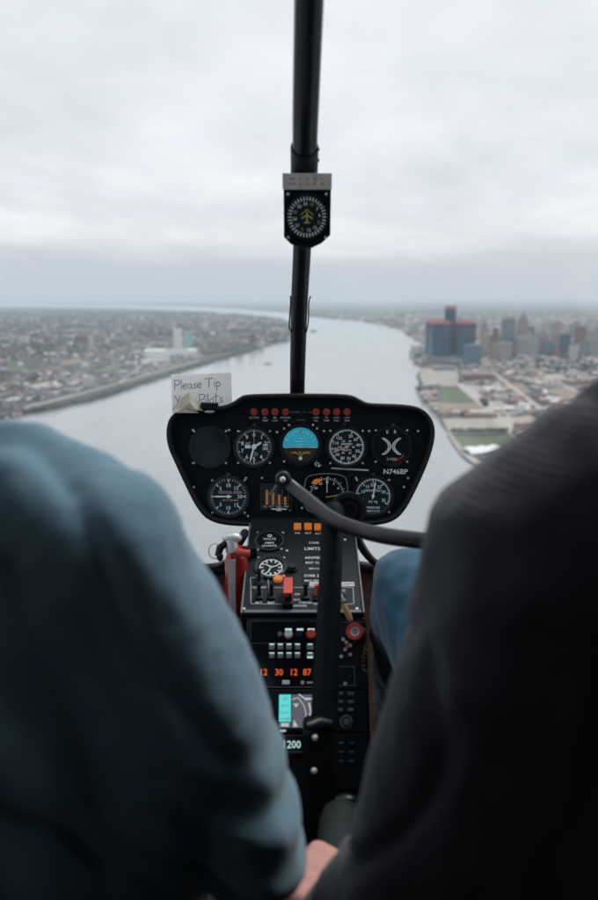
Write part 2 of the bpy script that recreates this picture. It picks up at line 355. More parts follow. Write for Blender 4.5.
sd=Vector((math.sin(SUN_AZ)*math.cos(SUN_EL),math.cos(SUN_AZ)*math.cos(SUN_EL),math.sin(SUN_EL))); so.rotation_euler=sd.to_track_quat('Z','Y').to_euler()
cam=bpy.data.cameras.new('camera'); co=bpy.data.objects.new('camera',cam); COL.objects.link(co); S.camera=co
cam.sensor_fit='HORIZONTAL'; cam.sensor_width=24; cam.lens=26.0; cam.clip_start=.02; cam.clip_end=120000
co.rotation_euler=(PI/2-TH,0,0); cam.dof.use_dof=True; cam.dof.focus_distance=1.38; cam.dof.aperture_fstop=2.8; cam.dof.aperture_blades=0
S.view_settings.view_transform='Standard'; S.view_settings.look='None'; S.view_settings.exposure=.32; S.view_settings.gamma=1; S.view_settings.use_curve_mapping=False
S.cycles.use_denoising=True; S.cycles.max_bounces=8; S.cycles.transparent_max_bounces=12; S.cycles.volume_bounces=2; S.cycles.diffuse_bounces=4; S.cycles.glossy_bounces=3
# ------------------------------------------------------------------ AIR
def haze():
    me=MB(); Z0=-H-3; Z1=1.6; me.box((0,22000,(Z0+Z1)/2),(70000,60000,Z1-Z0))
    m=bpy.data.materials.new('haze_air'); m.use_nodes=True; nt=m.node_tree; nt.nodes.clear(); o=nt.nodes.new('ShaderNodeOutputMaterial'); v=nt.nodes.new('ShaderNodeVolumePrincipled')
    v.inputs['Color'].default_value=(.80,.92,1,1); v.inputs['Density'].default_value=.000056; v.inputs['Anisotropy'].default_value=0.0
    nt.links.new(v.outputs[0],o.inputs['Volume'])
    tag(me.build('haze',m),'pale blue haze filling the air over the river and city','haze',kind='stuff')
haze()
# ------------------------------------------------------------------ RIVER AND LAND
def sheet(name,pts,z,m,thick=0,kind='structure',label=None,cat=None):
    b=MB(); pts=[(p.x,p.y) for p in pts]
    ar=sum(pts[i][0]*pts[(i+1)%len(pts)][1]-pts[(i+1)%len(pts)][0]*pts[i][1] for i in range(len(pts)))
    if ar<0: pts=pts[::-1]
    b.prism(pts,-H+z-thick,-H+z) if thick else b.add([(x,y,-H+z) for x,y in pts],[tuple(range(len(pts)))])
    o=b.build(name,m); tag(o,label,cat,kind=kind); return o
w=MB(); w.add([(-34000,-7000,-H),(34000,-7000,-H),(34000,51000,-H),(-34000,51000,-H)],[(0,1,2,3)]); tag(w.build('river',M['water']),kind='structure')
def rough(pts,amp=.012,k=4):
    out=[]
    for a,b in zip(pts[:-1],pts[1:]):
        for i in range(k):
            q=a.lerp(b,i/k); d=(b-a).length
            if i: q=q+Vector((random.uniform(-1,1),random.uniform(-1,1),0))*min(d*amp*3,60)
            out.append(q)
    return out+[pts[-1]]
LS=[(-330,560),(-160,480),(-60,440),(20,416),(60,408),(100,399),(145,384),(185,371),(230,358),(262,348),(290,340),(303,334),(306,330),(300,325),(285,319.5),(250,315.5),(200,311.5),(120,308.2),(0,306.6),(-300,306)]
left=rough([G(*p) for p in LS])
sheet('ground',left+[Vector((-33000,33000,0)),Vector((-33000,-3000,0))],2,M['ground'],3)
RS=[(900,700),(620,545),(520,497),(474,466),(456,449),(447,432),(440,420),(429,405),(422,396),(418,381),(417,364),(412,352),(419,345),(415,337.5),(400,329),(384,325),(360,321),(330,318.5),(309,316.5),(290,313),(250,309.8),(200,306.6),(120,304.6),(0,303.6),(-300,303)]
right=rough([G(*p) for p in RS])
sheet('ground',right+[Vector((-33500,50000,0)),Vector((33500,50000,0)),Vector((33500,-3000,0))],2,M['ground'],3)
sheet('island',[G(*p) for p in ((309,331.5),(312,330),(317,330.2),(318,331.8),(313,332.6))],1.5,M['bankgreen'],2)
sheet('lake',[G(*p) for p in ((374,318.5),(388,318),(403,319.2),(400,320.6),(384,320.2))],2.6,M['water'],0)
sheet('riverside_lawn',[G(*p) for p in ((22,414.5),(60,406),(100,397),(145,382),(185,369),(230,356.5),(262,347),(262,345.5),(230,352),(185,363.5),(145,376),(100,391),(60,400),(20,409))],2.5,M['bankgreen'])
sheet('riverside_road',[G(*p) for p in ((0,417.5),(40,406),(80,395.5),(120,384),(160,372),(200,361.5),(200,360.8),(160,371.1),(120,382.8),(80,394.1),(40,404.4),(0,415))],2.9,M['road'])
sheet('parking_lot',[G(*p) for p in ((420,369),(457,368.5),(459,382),(455,387),(424,387),(420,378))],2.6,M['lot'])
sheet('lawn',[G(*p) for p in ((440,390),(462,389),(477,403.5),(441,403))],2.6,M['grass'])
sheet('bare_lot',[G(*p) for p in ((436,403.4),(478,403.9),(486,413),(440,415))],2.6,M['dirt'])
sheet('boulevard',[G(*p) for p in ((454,384),(463,384),(494,404),(528,432),(556,455),(532,455),(506,433),(478,405))],2.9,M['road'])
sheet('dock_basin',[G(*p) for p in ((442,420),(505,419),(510,431),(448,432))],2.75,M['lot'])
sheet('park_lawn',[G(*p) for p in ((452,438),(512,437),(520,447),(472,456),(460,450))],2.6,M['grass'])
sheet('promenade',[G(*p) for p in ((446.5,434),(450,433),(464,452),(484,466),(478,468),(460,455))],2.9,M['lot'])
# point-in-polygon in photograph space of the land (used only to decide where buildings stand)
def inside(x,y,poly):
    c=False; n=len(poly)
    for i in range(n):
        a=poly[i]; b=poly[i-1]
        if (a[1]>y)!=(b[1]>y) and x<(b[0]-a[0])*(y-a[1])/(b[1]-a[1])+a[0]: c=not c
    return c
def poly2(pts): return [(p.x,p.y) for p in pts]
Lp=poly2(left+[Vector((-33000,33000,0)),Vector((-33000,-3000,0))]); Rp=poly2(right+[Vector((-33500,50000,0)),Vector((33500,50000,0)),Vector((33500,-3000,0))])
def proj(v):
    d=v.dot(F); return 299+v.x/d*FPX,450-v.dot(U)/d*FPX
STREETS=[(g0,g1,w_) for g0,g1,w_ in ((G(470,384),G(610,371),16),(G(482,398),G(610,384),14),(G(500,416),G(610,398),16),(G(492,372),G(580,440),13),(G(530,368),G(620,415),13),(G(515,432),G(610,415),14),(G(462,371),G(600,362),14),(G(560,366),G(640,395),12),(G(0,396),G(175,352),8),(G(0,377),G(205,341),8),(G(118,384),G(160,352),7),(G(0,361),G(240,331),9))]
KEEP=[((415,364),(460,389)),((436,388),(482,415)),((440,417),(512,468)),((140,349),(202,358))]
def blocked(v,boul=True):
    px,py=proj(v)
    for (a,b),(c,d) in KEEP:
        if a<px<c and b<py<d: return True
    if boul and 382<py<458:
        cx=458+(py-384)*.93
        if abs(px-cx)<3+(py-384)*.10: return True
    for g0,g1,w_ in STREETS:
        dx,dy=g1.x-g0.x,g1.y-g0.y; t=((v.x-g0.x)*dx+(v.y-g0.y)*dy)/(dx*dx+dy*dy)
        if 0<=t<=1 and abs((v.x-g0.x)*dy-(v.y-g0.y)*dx)/math.hypot(dx,dy)<w_*.5+11: return True
    if px<262 and py>342:   # riverside strip
        ys=[(20,405),(60,396),(100,388),(145,374),(185,361),(230,351),(262,344)]
        for (x0,y0),(x1,y1) in zip(ys[:-1],ys[1:]):
            if x0<=px<=x1 and py>y0+(y1-y0)*(px-x0)/(x1-x0): return True
    return False
for g0,g1,w_ in STREETS:
    d=(g1-g0); d.z=0; d.normalize(); q=Vector((-d.y,d.x,0))*w_*.5
    sheet('street',[g0-q,g1-q,g1+q,g0+q],2.45+.02*random.random(),M['road'])
for k,(qa,qb,qc,qd,mm) in enumerate(((G(466,386),G(478,385),G(484,392),G(471,393),'lot'),(G(500,386),G(522,384),G(530,391),G(506,393),'dirt'),(G(486,402),G(500,401),G(512,410),G(496,411),'lot'),(G(540,376),G(560,374),G(568,380),G(547,382),'lot'),(G(548,392),G(572,389),G(584,397),G(558,400),'dirt'),(G(505,420),G(530,416),G(545,428),G(516,431),'lot'),(G(30,386),G(48,382),G(52,387),G(33,391),'lot'),(G(98,370),G(120,365),G(124,369),G(102,374),'grass'),(G(140,360),G(168,356),G(170,360),G(142,365),'lot'),(G(5,370),G(24,367),G(26,371),G(6,374),'grass'),(G(60,362),G(80,359),G(82,362),G(62,365),'dirt'))):
    sheet('open_lot',[qa,qb,qc,qd],2.4,M[mm]); KEEP.append(((min(proj(v_)[0] for v_ in(qa,qb,qc,qd)),min(proj(v_)[1] for v_ in(qa,qb,qc,qd))),(max(proj(v_)[0] for v_ in(qa,qb,qc,qd)),max(proj(v_)[1] for v_ in(qa,qb,qc,qd)))))
WALLS_L=[(.50,.48,.46),(.30,.27,.24),(.22,.13,.11),(.72,.71,.70),(.26,.26,.27),(.38,.33,.27)]
ROOFS_L=[(.08,.075,.08),(.13,.115,.11),(.26,.24,.23),(.11,.13,.15),(.34,.19,.15),(.70,.70,.70)]
WALLS_R=[(.38,.29,.25),(.50,.44,.38),(.30,.20,.17),(.60,.58,.55),(.28,.27,.27)]
ROOFS_R=[(.34,.30,.28),(.68,.65,.62),(.17,.15,.15),(.50,.36,.31),(.82,.82,.82),(.34,.22,.19)]
def house_into(b,p,wx,wy,h,rot,wall,roof,gable):
    m=Matrix.Rotation(rot,3,'Z'); z=-H+2
    q=lambda x,y,zz: Vector((p[0],p[1],z))+m@Vector((x,y,zz))
    x,y=wx/2,wy/2
    b.col=wall; b.add([q(-x,-y,-1),q(x,-y,-1),q(x,y,-1),q(-x,y,-1),q(-x,-y,h),q(x,-y,h),q(x,y,h),q(-x,y,h)],[(0,1,5,4),(1,2,6,5),(2,3,7,6),(3,0,4,7)])
    b.col=roof
    if gable:
        g=h+min(x,y)*.7; b.add([q(-x,-y,h),q(x,-y,h),q(x,y,h),q(-x,y,h),q(-x,0,g),q(x,0,g)],[(0,1,5,4),(2,3,4,5),(1,2,5),(3,0,4)])
    else:
        b.add([q(-x,-y,h),q(x,-y,h),q(x,y,h),q(-x,y,h)],[(0,1,2,3)])
        if wx>18:
            b.box(q(x*.3,-y*.2,h+1.2),(wx*.25,wy*.3,2.4),m)
def gen(poly,n,dmin,dmax,side,rots):
    out=[]; tries=0
    while len(out)<n and tries<n*30:
        tries+=1
        d=dmin*((dmax/dmin)**random.random()); px=random.uniform(-150,750)
        v=Vector(((px-299)/FPX*d*.97,d*.97,-H))
        if not inside(v.x,v.y,poly) or blocked(v): continue
        den=noise.noise(Vector((v.x*.0016,v.y*.0016,3.1 if side else 9.7)))
        if den<-.28 and random.random()<.7: continue
        s=(.8+min(d/2600,3.0)*.65)*.82
        big=random.random()<(.28 if side else .12)
        wx=random.uniform(9,16)*s*(2.3 if big else 1); wy=random.uniform(9,14)*s*(1.8 if big else 1); h=random.uniform(5,8)*(1.5 if big else 1)*(.9+s*.15)
        if random.random()<.05: h*=2.0
        wl=random.choice(WALLS_R if side else WALLS_L); rf=random.choice(ROOFS_R if side else ROOFS_L)
        out.append((d,v.x,v.y,wx,wy,h,random.choice(rots)+random.uniform(-.05,.05),wl,rf,(not big) and (random.random()<(.3 if side else .75))))
    return out
def vis(h):
    px,py=proj(Vector((h[1],h[2],-H+2)))
    if not(0<px<598): return False
    if px<299: return py<415-max(0,(30-px)*.1)
    return py<470-(px-430)*.55 if px>480 else py<460
def bank(poly,n,dmin,dmax,side,rots,name,label,group,mass):
    hs=sorted(gen(poly,n,dmin,dmax,side,rots)); near=[h for h in hs if vis(h)][:290]; ns=set(id(h) for h in near); far=MB()
    for h in near:
        b=MB(); house_into(b,(0,0),h[3],h[4],h[5],h[6],h[7],h[8],h[9])
        b.v=[v+Vector((0,0,H-2)) for v in b.v]; o=b.build(name,M['roofs'],local=True); o.location=(h[1],h[2],-H+2); tag(o,label,'house' if not side else 'building',group)
    for h in hs:
        if id(h) not in ns: house_into(far,(h[1],h[2]),*h[3:])
    tag(far.build(mass[0],M['roofs']),mass[1],mass[2],kind='stuff')
bank(Lp,8600,1350,11000,0,[.42,.42+PI/2],'house','small low house among bare trees on the left river bank','houses on the left bank',('far_houses','dense sprawl of tiny rooftops fading back across the left bank','houses'))
bank(Rp,9000,1000,11000,1,[-.5,-.5+PI/2],'low_building','small flat roofed brick or pale city building on the right bank','low buildings on the right bank',('far_buildings','dense sprawl of tiny city rooftops fading back on the right bank','buildings'))
# tree masses (bare and budding crowns seen from the air)
ico=[(0,0,1),(.894,0,.447),(.276,.851,.447),(-.724,.526,.447),(-.724,-.526,.447),(.276,-.851,.447),(.724,.526,-.447),(-.276,.851,-.447),(-.894,0,-.447),(-.276,-.851,-.447),(.724,-.526,-.447),(0,0,-1)]
icf=[(0,1,2),(0,2,3),(0,3,4),(0,4,5),(0,5,1),(1,6,2),(2,7,3),(3,8,4),(4,9,5),(5,10,1),(6,7,2),(7,8,3),(8,9,4),(9,10,5),(10,6,1),(11,7,6),(11,8,7),(11,9,8),(11,10,9),(11,6,10)]
def crown(b,x,y,z,r,h,pal):
    c=random.choice(pal); k=random.uniform(.7,1.3); b.col=tuple(q*k for q in c)
    a=random.uniform(0,6.3); ca,sa=math.cos(a),math.sin(a)
    b.add([(x+(p[0]*ca-p[1]*sa)*r*random.uniform(.65,1.2),y+(p[0]*sa+p[1]*ca)*r*random.uniform(.65,1.2),z+p[2]*h*random.uniform(.7,1.2)) for p in ico],icf)
PALT=[(.022,.045,.042),(.045,.055,.042),(.075,.065,.052),(.020,.042,.045),(.06,.075,.055)]
def trees(poly,n,dmin,dmax,name,label,sd):
    b=MB(); k=0; t=0
    while k<n and t<n*20:
        t+=1; d=dmin*((dmax/dmin)**random.random()); px=random.uniform(-150,750); v=Vector(((px-299)/FPX*d*.97,d*.97,-H))
        if not inside(v.x,v.y,poly) or blocked(v): continue
        if noise.noise(Vector((v.x*.0022,v.y*.0022,sd)))<-.12: continue
        s=1+min(d/3000,3.5)*.6; crown(b,v.x,v.y,-H+2+5*s**.5,random.uniform(4,8)*s,random.uniform(4.5,7)*s**.5,PALT); k+=1
    tag(b.build(name,M['leaves']),label,'trees',kind='stuff')
trees(Lp,13000,1300,13000,'tree_cover','grey green bare tree cover between the houses of the left bank',1.3)
trees(Rp,5500,1000,13000,'tree_cover','grey green tree cover scattered through the city on the right bank',5.3)
# shrubs along the left shore
sh=MB()
for i in range(700):
    t=random.random(); k=t*(len(LS)-10); i0=3+int(t*7.99); a,b=LS[i0],LS[i0+1]; q=random.random()
    v=G(a[0]+(b[0]-a[0])*q,a[1]+(b[1]-a[1])*q-random.uniform(.3,3.0)); crown(sh,v.x,v.y,-H+5,random.uniform(5,14),random.uniform(3,6),PALT)
tag(sh.build('shore_bushes',M['leaves']),'dark bushes and trees lining the left river shore','bushes',kind='stuff')
# ------------------------------------------------------------------ TOWERS
def tower(name,label,pxl,pxr,yt,yb,wall,glassc=(.05,.08,.10),ratio=.8,cat='tower',rot=None,extra=None,group=None,**k):
    c=G((pxl+pxr)/2,yb,2); d=c.dot(F); w=(pxr-pxl)*d/FPX*.88; h=(yb-yt)*d/FPX*1.0; dp=w*ratio; rot=random.uniform(-.3,.3) if rot is None else rot
    t=thing(name,label,cat,Matrix.Translation(c)@Matrix.Rotation(rot,4,'Z'),group); b=MB(); fm=fac(wall,glassc,**k)
    if extra=='spire':
        b.box((0,0,h*.42),(w,dp,h*.84)); b.box((0,0,h*.89),(w*.62,dp*.62,h*.1)); b.build('tower_body',fm,t,local=True)
        s=MB(); s.prism([(-w*.2,-dp*.2),(w*.2,-dp*.2),(w*.2,dp*.2),(-w*.2,dp*.2)],h*.94,h*1.06,taper=.1); s.build('spire',M['trimstone'],t,local=True)
    elif extra=='gable':
        b.box((0,0,h*.47),(w,dp,h*.94)); b.build('tower_body',fm,t,local=True)
        s=MB()
        for sx in(-1,1): s.add([(sx*w*.25-w*.2,-dp/2,h*.94),(sx*w*.25+w*.2,-dp/2,h*.94),(sx*w*.25,-dp/2,h*1.02),(sx*w*.25-w*.2,dp/2,h*.94),(sx*w*.25+w*.2,dp/2,h*.94),(sx*w*.25,dp/2,h*1.02)],[(0,1,2),(5,4,3),(0,2,5,3),(1,4,5,2)])
        s.build('gable_roof',M['trimstone'],t,local=True)
    elif extra=='step':
        b.box((0,0,h*.36),(w,dp,h*.72)); b.box((w*.1,0,h*.85),(w*.6,dp*.7,h*.28)); b.build('tower_body',fm,t,local=True)
        s=MB(); s.box((w*.1,0,h+2),(w*.3,dp*.3,4)); s.build('roof_plant',M['trimstone'],t,local=True)
    else:
        b.box((0,0,h*.5),(w,dp,h)); b.build('tower_body',fm,t,local=True)
        s=MB(); s.box((w*.1,0,h+h*.02+.5),(w*.45,dp*.45,h*.04+1)); s.build('roof_plant',M['trimstone'],t,local=True)
    return t
M['trimstone']=mat('roof_stone',(.25,.24,.23),.8,scale=.1)
# the riverfront cluster of round glass towers
def rencen():
    c=G(451,362,2); d=c.dot(F); u=d/FPX; t=thing('riverfront_tower_complex','cluster of dark blue glass towers with red crowns round one taller cylinder at the water','skyscraper',c)
    gl=facade('blue_glass',(.005,.065,.11),(.003,.075,.14),fh=5,fw=4.0,gx=.7,gz=.7,rough=.2); redc=mat('red_crown',(.46,.10,.08),.5,scale=.2,emit=(1,.2,.15),es=.06)
    def oct(x,y,r,h,name,cr,h2):
        b=MB(); pts=[]
        for i in range(24):
            a=2*PI*i/24+PI/24; rr=r*(1 if (i//3)%2==0 else .93); pts.append((x+rr*math.cos(a),y+rr*math.sin(a)))
        b.prism(pts,0,h); o=b.build(name,gl,t,local=True)
        k=MB(); k.prism([(x+r*cr*math.cos(2*PI*i/24),y+r*cr*math.sin(2*PI*i/24)) for i in range(24)],h,h+h2); k.build('red_crown',redc,o,local=True)
        k=MB(); k.prism([(x+r*.97*math.cos(2*PI*i/24),y+r*.97*math.sin(2*PI*i/24)) for i in range(24)],h+h2,h+h2+1.6*u); k.build('roof_plant',M['trimstone'],o,local=True)
        return o
    H1=38*u; R1=9.3*u
    def square(x,y,name):   # outer office tower: square plan with bevelled corners
        b=MB(); r=R1*.98; q=r*.62; pts=[(r,-q),(r,q),(q,r),(-q,r),(-r,q),(-r,-q),(-q,-r),(q,-r)]
        pts=[(x+a,y+e) for a,e in pts]; b.prism(pts,0,H1); 
        for i in range(7): b.box((x-q+q*2*i/6,y-r,H1/2),(1.6,2.4,H1))
        o=b.build(name,gl,t,local=True)
        k=MB(); k.prism([(x+(a-x)*.97,y+(e-y)*.97) for a,e in pts],H1,H1+1.7*u); k.build('red_crown',redc,o,local=True)
        k=MB(); k.box((x,y,H1+3.3*u+2),(r*1.2,r*1.2,4)); k.build('roof_plant',M['trimstone'],o,local=True)
    square(-12.6*u,0,'office_tower'); square(12.8*u,0,'office_tower'); square(-12*u,26*u,'office_tower'); square(12*u,26*u,'office_tower')
    oct(0,13*u,5.9*u,51.5*u,'hotel_tower',1.0,1.8*u)
    b=MB(); b.box((0,10*u,3*u),(44*u,46*u,6*u)); b.build('podium',fac((.33,.33,.34),(.08,.11,.13)),t,local=True)
rencen()
tower('glass_block','short blue green glass block in front of the red crowned towers',463,480,345,366,(.10,.19,.22),(.05,.15,.19),rot=.1,cat='building')
tower('skyscraper','tallest grey tower with twin gables right of the red crowned cluster',500,512.5,318,358,(.20,.22,.25),(.08,.11,.14),rot=.15,extra='gable')
tower('skyscraper','brown stepped tower topped by a thin spire',516,525,314,352,(.30,.23,.20),(.10,.10,.10),extra='spire')
tower('skyscraper','narrow dark green glass tower beside the spired tower',526,532,327,350,(.06,.13,.14),(.04,.10,.12))
tower('skyscraper','reddish brown tower just left of the tallest grey tower',488,498,328,354,(.26,.16,.13),(.07,.06,.06),extra='step')
tower('skyscraper','pale beige stepped tower behind the short blue glass block',478,488,332,360,(.48,.43,.38),(.15,.14,.13),extra='step')
tower('office_block','wide grey office block below the spired tower',513,536,337,359,(.32,.33,.34),(.10,.14,.17),cat='building',ratio=.5)
tower('office_block','pinkish office block right of the wide grey block',536,546,335,357,(.40,.30,.27),(.12,.12,.12),cat='building')
tower('office_block','teal glass office block between two pinkish towers',543,552,341,358,(.10,.24,.26),(.06,.18,.22),cat='building')
tower('skyscraper','slender pale pink tower left of the dark blue slab',551,558,323,357,(.48,.37,.32),(.16,.14,.14))
tower('skyscraper','vivid dark blue glass slab tower on the right',559,568,334,358,(.02,.09,.14),(.015,.08,.13),rot=.1)
tower('skyscraper','red brown brick tower right of the dark blue slab',573,583,327,356,(.28,.15,.12),(.08,.06,.06))
tower('office_block','white square block at the foot of the red brick tower',568,577,346,362,(.60,.58,.56),(.2,.2,.2),cat='building')
tower('office_block','long grey block at the right edge of the city',583,599,340,358,(.30,.30,.31),(.10,.12,.13),cat='building')
tower('office_block','low beige hall left of the wide grey block',497,511,343,360,(.42,.38,.34),(.12,.12,.12),cat='building')
tower('riverside_block','white riverside block on the shore left of the glass cluster',413,427,345,352,(.60,.60,.59),(.2,.22,.24),cat='building',ratio=1.5)
tower('riverside_block','grey riverside hall in front of the white shore block',414,426,352,358,(.28,.30,.31),(.1,.12,.13),cat='building',ratio=.9)
tower('flat_hall','dark brown flat roofed hall right of the beige parking lot',459,492,373,381,(.24,.17,.14),(.10,.08,.07),cat='building',ratio=.9,rot=-.1)
tower('flat_hall','long grey hall at the head of the parking lot below the glass cluster',432,456,366,370,(.36,.34,.33),(.12,.12,.13),cat='building',ratio=.5,rot=0)
tower('white_shed','long white roofed shed right of the pale boulevard',503,531,407,411,(.70,.70,.69),(.3,.3,.3),cat='building',ratio=.6,rot=-.15)
tower('white_shed','short white roofed shed above the long white shed',494,508,396,400,(.62,.61,.6),(.3,.3,.3),cat='building',ratio=.7,rot=-.2)
tower('brick_row','low brick row between the bare lot and the pale dock yard',462,498,413,417,(.36,.24,.19),(.12,.1,.1),cat='building',ratio=.35,rot=-.03)
tower('hotel_tower','tall white slab tower of the casino on the left bank',173.5,183,329,352,(.84,.86,.87),(.50,.58,.61),rot=.2,ratio=.5)
tower('hotel_tower','pale teal glass tower beside the white slab on the left bank',184,192.5,331,352,(.34,.48,.50),(.20,.38,.42),rot=.2,ratio=.6)
tower('casino_hall','long low white hall at the foot of the twin pale towers',142,200,349.5,356.5,(.86,.87,.87),(.6,.62,.63),ratio=.35,rot=.15,cat='building')
tower('riverside_flats','brown flats nearest the shore right of the white hall',213,222,341,353,(.30,.22,.19),(.1,.1,.1),cat='building')
tower('riverside_flats','beige flats second to the right of the white hall',223,230,338,351,(.46,.40,.35),(.15,.15,.14),cat='building')
tower('riverside_flats','grey blue flats in the riverside row on the left bank',235,243,341,351,(.24,.29,.33),(.1,.12,.14),cat='building')
tower('riverside_flats','dark brown tower standing last in the riverside row by the strut',249,256,334.5,345.5,(.20,.13,.12),(.06,.05,.05),cat='building')
tower('slab_block','wide dark brown slab block with a white end wall on the left bank',75,89,336,345,(.22,.13,.13),(.08,.06,.06),cat='building',ratio=.4,rot=0)
tower('slab_block','slim white block at the end of the wide brown slab',89.5,92.5,335,346.5,(.66,.63,.62),(.4,.4,.4),cat='building',rot=0)
tower('white_flats','white flats near the shore on the left bank',83,94,377,387,(.68,.69,.69),(.28,.30,.32),cat='building',ratio=.6,rot=.3)
tower('slab_block','thin pale tower near the left edge of the picture',10,13,331,344,(.50,.52,.53),(.2,.22,.23))
tower('slab_block','square white block right of the thin pale tower',21,28.5,337,344,(.66,.67,.68),(.35,.36,.37),cat='building')
# unnamed mid-rises
random.seed(21)
for i in range(95):
    px=random.uniform(478,597); yb=random.uniform(338,362); w_=random.uniform(3.5,8); h_=random.choice([random.uniform(4,12),random.uniform(8,22)])
    tower('mid_rise','hazy mid rise block in the downtown crowd','0' and px,px+w_,yb-h_,yb,random.choice([(.40,.34,.31),(.30,.26,.25),(.5,.47,.45),(.26,.29,.32),(.34,.22,.19)]),(.10,.12,.13),cat='building',group='mid rise blocks of downtown')
for i in range(30):
    px=random.uniform(0,262); yb=random.uniform(328,352); w_=random.uniform(3,7); h_=random.uniform(3,7)
    v=G(px,yb)
    if not inside(v.x,v.y,Lp): continue
    tower('small_block','hazy small block of flats among the left bank roofs',px,px+w_,yb-h_,yb,random.choice([(.5,.48,.46),(.34,.28,.26),(.55,.56,.57),(.26,.29,.32),(.34,.22,.19)]),(.12,.14,.15),cat='building',group='small blocks of flats on the left bank')
# white tensile pavilion at the water
def pavilion():
    c=G(482,452,2); d=c.dot(F); u=d/FPX; t=thing('pavilion','big white tented roof at the water edge of the park','pavilion',Matrix.Translation(c)@Matrix.Rotation(.32,4,'Z'))
    L_=19*u; n=24; b=MB(); vs=[]
    for i in range(n+1):
        x=-L_+2*L_*i/n
        for j in range(9):
            a=-1+2*j/8; yw=11*u*(1-.25*(i/n)); vs.append((x,a*yw,3+8*(1-a*a)*(.55+.45*abs(math.sin(i/n*PI*3)))))
    b.add(vs,[(i*9+j,(i+1)*9+j,(i+1)*9+j+1,i*9+j+1) for i in range(n) for j in range(8)]); b.build('tent_roof',mat('white_membrane',(.80,.81,.82),.6,scale=.3,var=.05),t,local=True,smooth=True)
    for i in range(7):
        for s in(-1,1):
            k=MB(); x=-L_+2*L_*i/6; k.tube([(x,s*10*u*(1-.25*i/6),0),(x,s*10*u*(1-.25*i/6),4)],.4,6); k.build('mast',M['steel_dull'],t,local=True)
pavilion()
def tree(v,r,h,label,group):
    t=thing('tree',label,'tree',v,group); k=MB(); k.tube([(0,0,0),(.2,.1,h*.5),(0,0,h*.8)],[.5,.35,.1],6)
    for a in range(4): k.tube([(0,0,h*.35+a*.5),(math.cos(a*1.7)*r*.6,math.sin(a*1.7)*r*.6,h*.75)],[.2,.05],5)
    k.build('trunk',mat_bark,t,local=True); b=MB()
    for i in range(9):
        a=random.uniform(0,6.3); q=random.uniform(.1,.75)*r; crown(b,q*math.cos(a),q*math.sin(a),h*random.uniform(.55,.95),r*random.uniform(.3,.5),r*random.uniform(.25,.45),PALT[:3])
    b.build('crown',M['leaves'],t,local=True)
mat_bark=mat('bark',(.08,.06,.05),.9,scale=2)
for i in range(17):
    tree(G(452+i*3.4,434.6-(.02*i),2),5.2,12,'dark bare tree in the row between the dock yard and the park lawn','trees in the row above the park lawn')
for i in range(9):
    tree(G(421+i*2.1,385+i*3.9,2) if i<8 else G(440,418,2),4.5,9,'small tree standing along the right river shore','trees along the right shore')
def boat():
    c=G(268,364,0); t=thing('barge','small dark barge on the river near the left bank','boat',Matrix.Translation(c)@Matrix.Rotation(.25,4,'Z')); b=MB()
    b.prism([(-16,-3),(-14,-4),(11,-4),(17,0),(11,4),(-14,4),(-16,3)],-.5,2.2); b.build('hull',mat('hull',(.05,.05,.05),.6,scale=.5),t,local=True)
    b=MB(); b.box((-10,0,4),(7,5,3.6)); b.build('wheelhouse',mat('boat_white',(.5,.5,.5),.6,scale=.5),t,local=True)
    b=MB(); b.box((3,0,2.9),(18,5.5,1.4)); b.build('cargo',mat('cargo',(.13,.08,.06),.9,scale=.5),t,local=True)
boat()
# ================================================================== COCKPIT
def frame(o,u,v):
    u=u.normalized(); n=u.cross(v).normalized(); v=n.cross(u); m=Matrix((u,v,n)).transposed().to_4x4(); m.translation=o; return m
def pix(Mx,px,py,h=0):
    inv=Mx.inverted(); o=inv@Vector((0,0,0)); d=(inv.to_3x3()@P(px,py,1.0)); t=(h-o.z)/d.z; q=o+d*t; return q.x,q.y
def smoothpoly(pts,k=2):
    for _ in range(k):
        out=[]
        for i in range(len(pts)):
            a=Vector(pts[i]); b=Vector(pts[(i+1)%len(pts)]); out+=[tuple(a.lerp(b,.25)),tuple(a.lerp(b,.75))]
        pts=out
    return pts
# ------------------------------------------------------------------ instrument panel
SP=1.276/FPX; MP=frame(P(299,450,1.276),X,U)
def pl(px,py): return (px-299)*SP,(450-py)*SP
OUT=[(245,394.5),(270,393.6),(326,393.6),(351,394.5),(360,399.5),(367,403),(380,403.6),(402,404.2),(420,407),(431,417),(435,430),(433,446),(426,467),(415,491),(405,510),(394,521),(376,525.5),(340,526.5),(262,526.5),(226,525.5),(208,520),(197,508),(186,486),(175,462),(168,446),(166.5,430),(170,417),(180,409.5),(196,407.2),(222,406.4),(232,403),(239,398)]
def offs(pts,d):
    cx=sum(p[0] for p in pts)/len(pts); cy=sum(p[1] for p in pts)/len(pts); n=len(pts); out=[]
    for i in range(n):
        a=Vector(pts[i-1]); b=Vector(pts[(i+1)%n]); t=(b-a).normalized(); nn=Vector((-t.y,t.x)); p=Vector(pts[i])
        if nn.dot(Vector((cx,cy))-p)<0: nn=-nn
        out.append(tuple(p+nn*d))
    return out
out_px=smoothpoly(OUT,2)
panel=thing('instrument_panel','wide black instrument panel with rows of round gauges in front of the windscreen','instrument panel',MP)
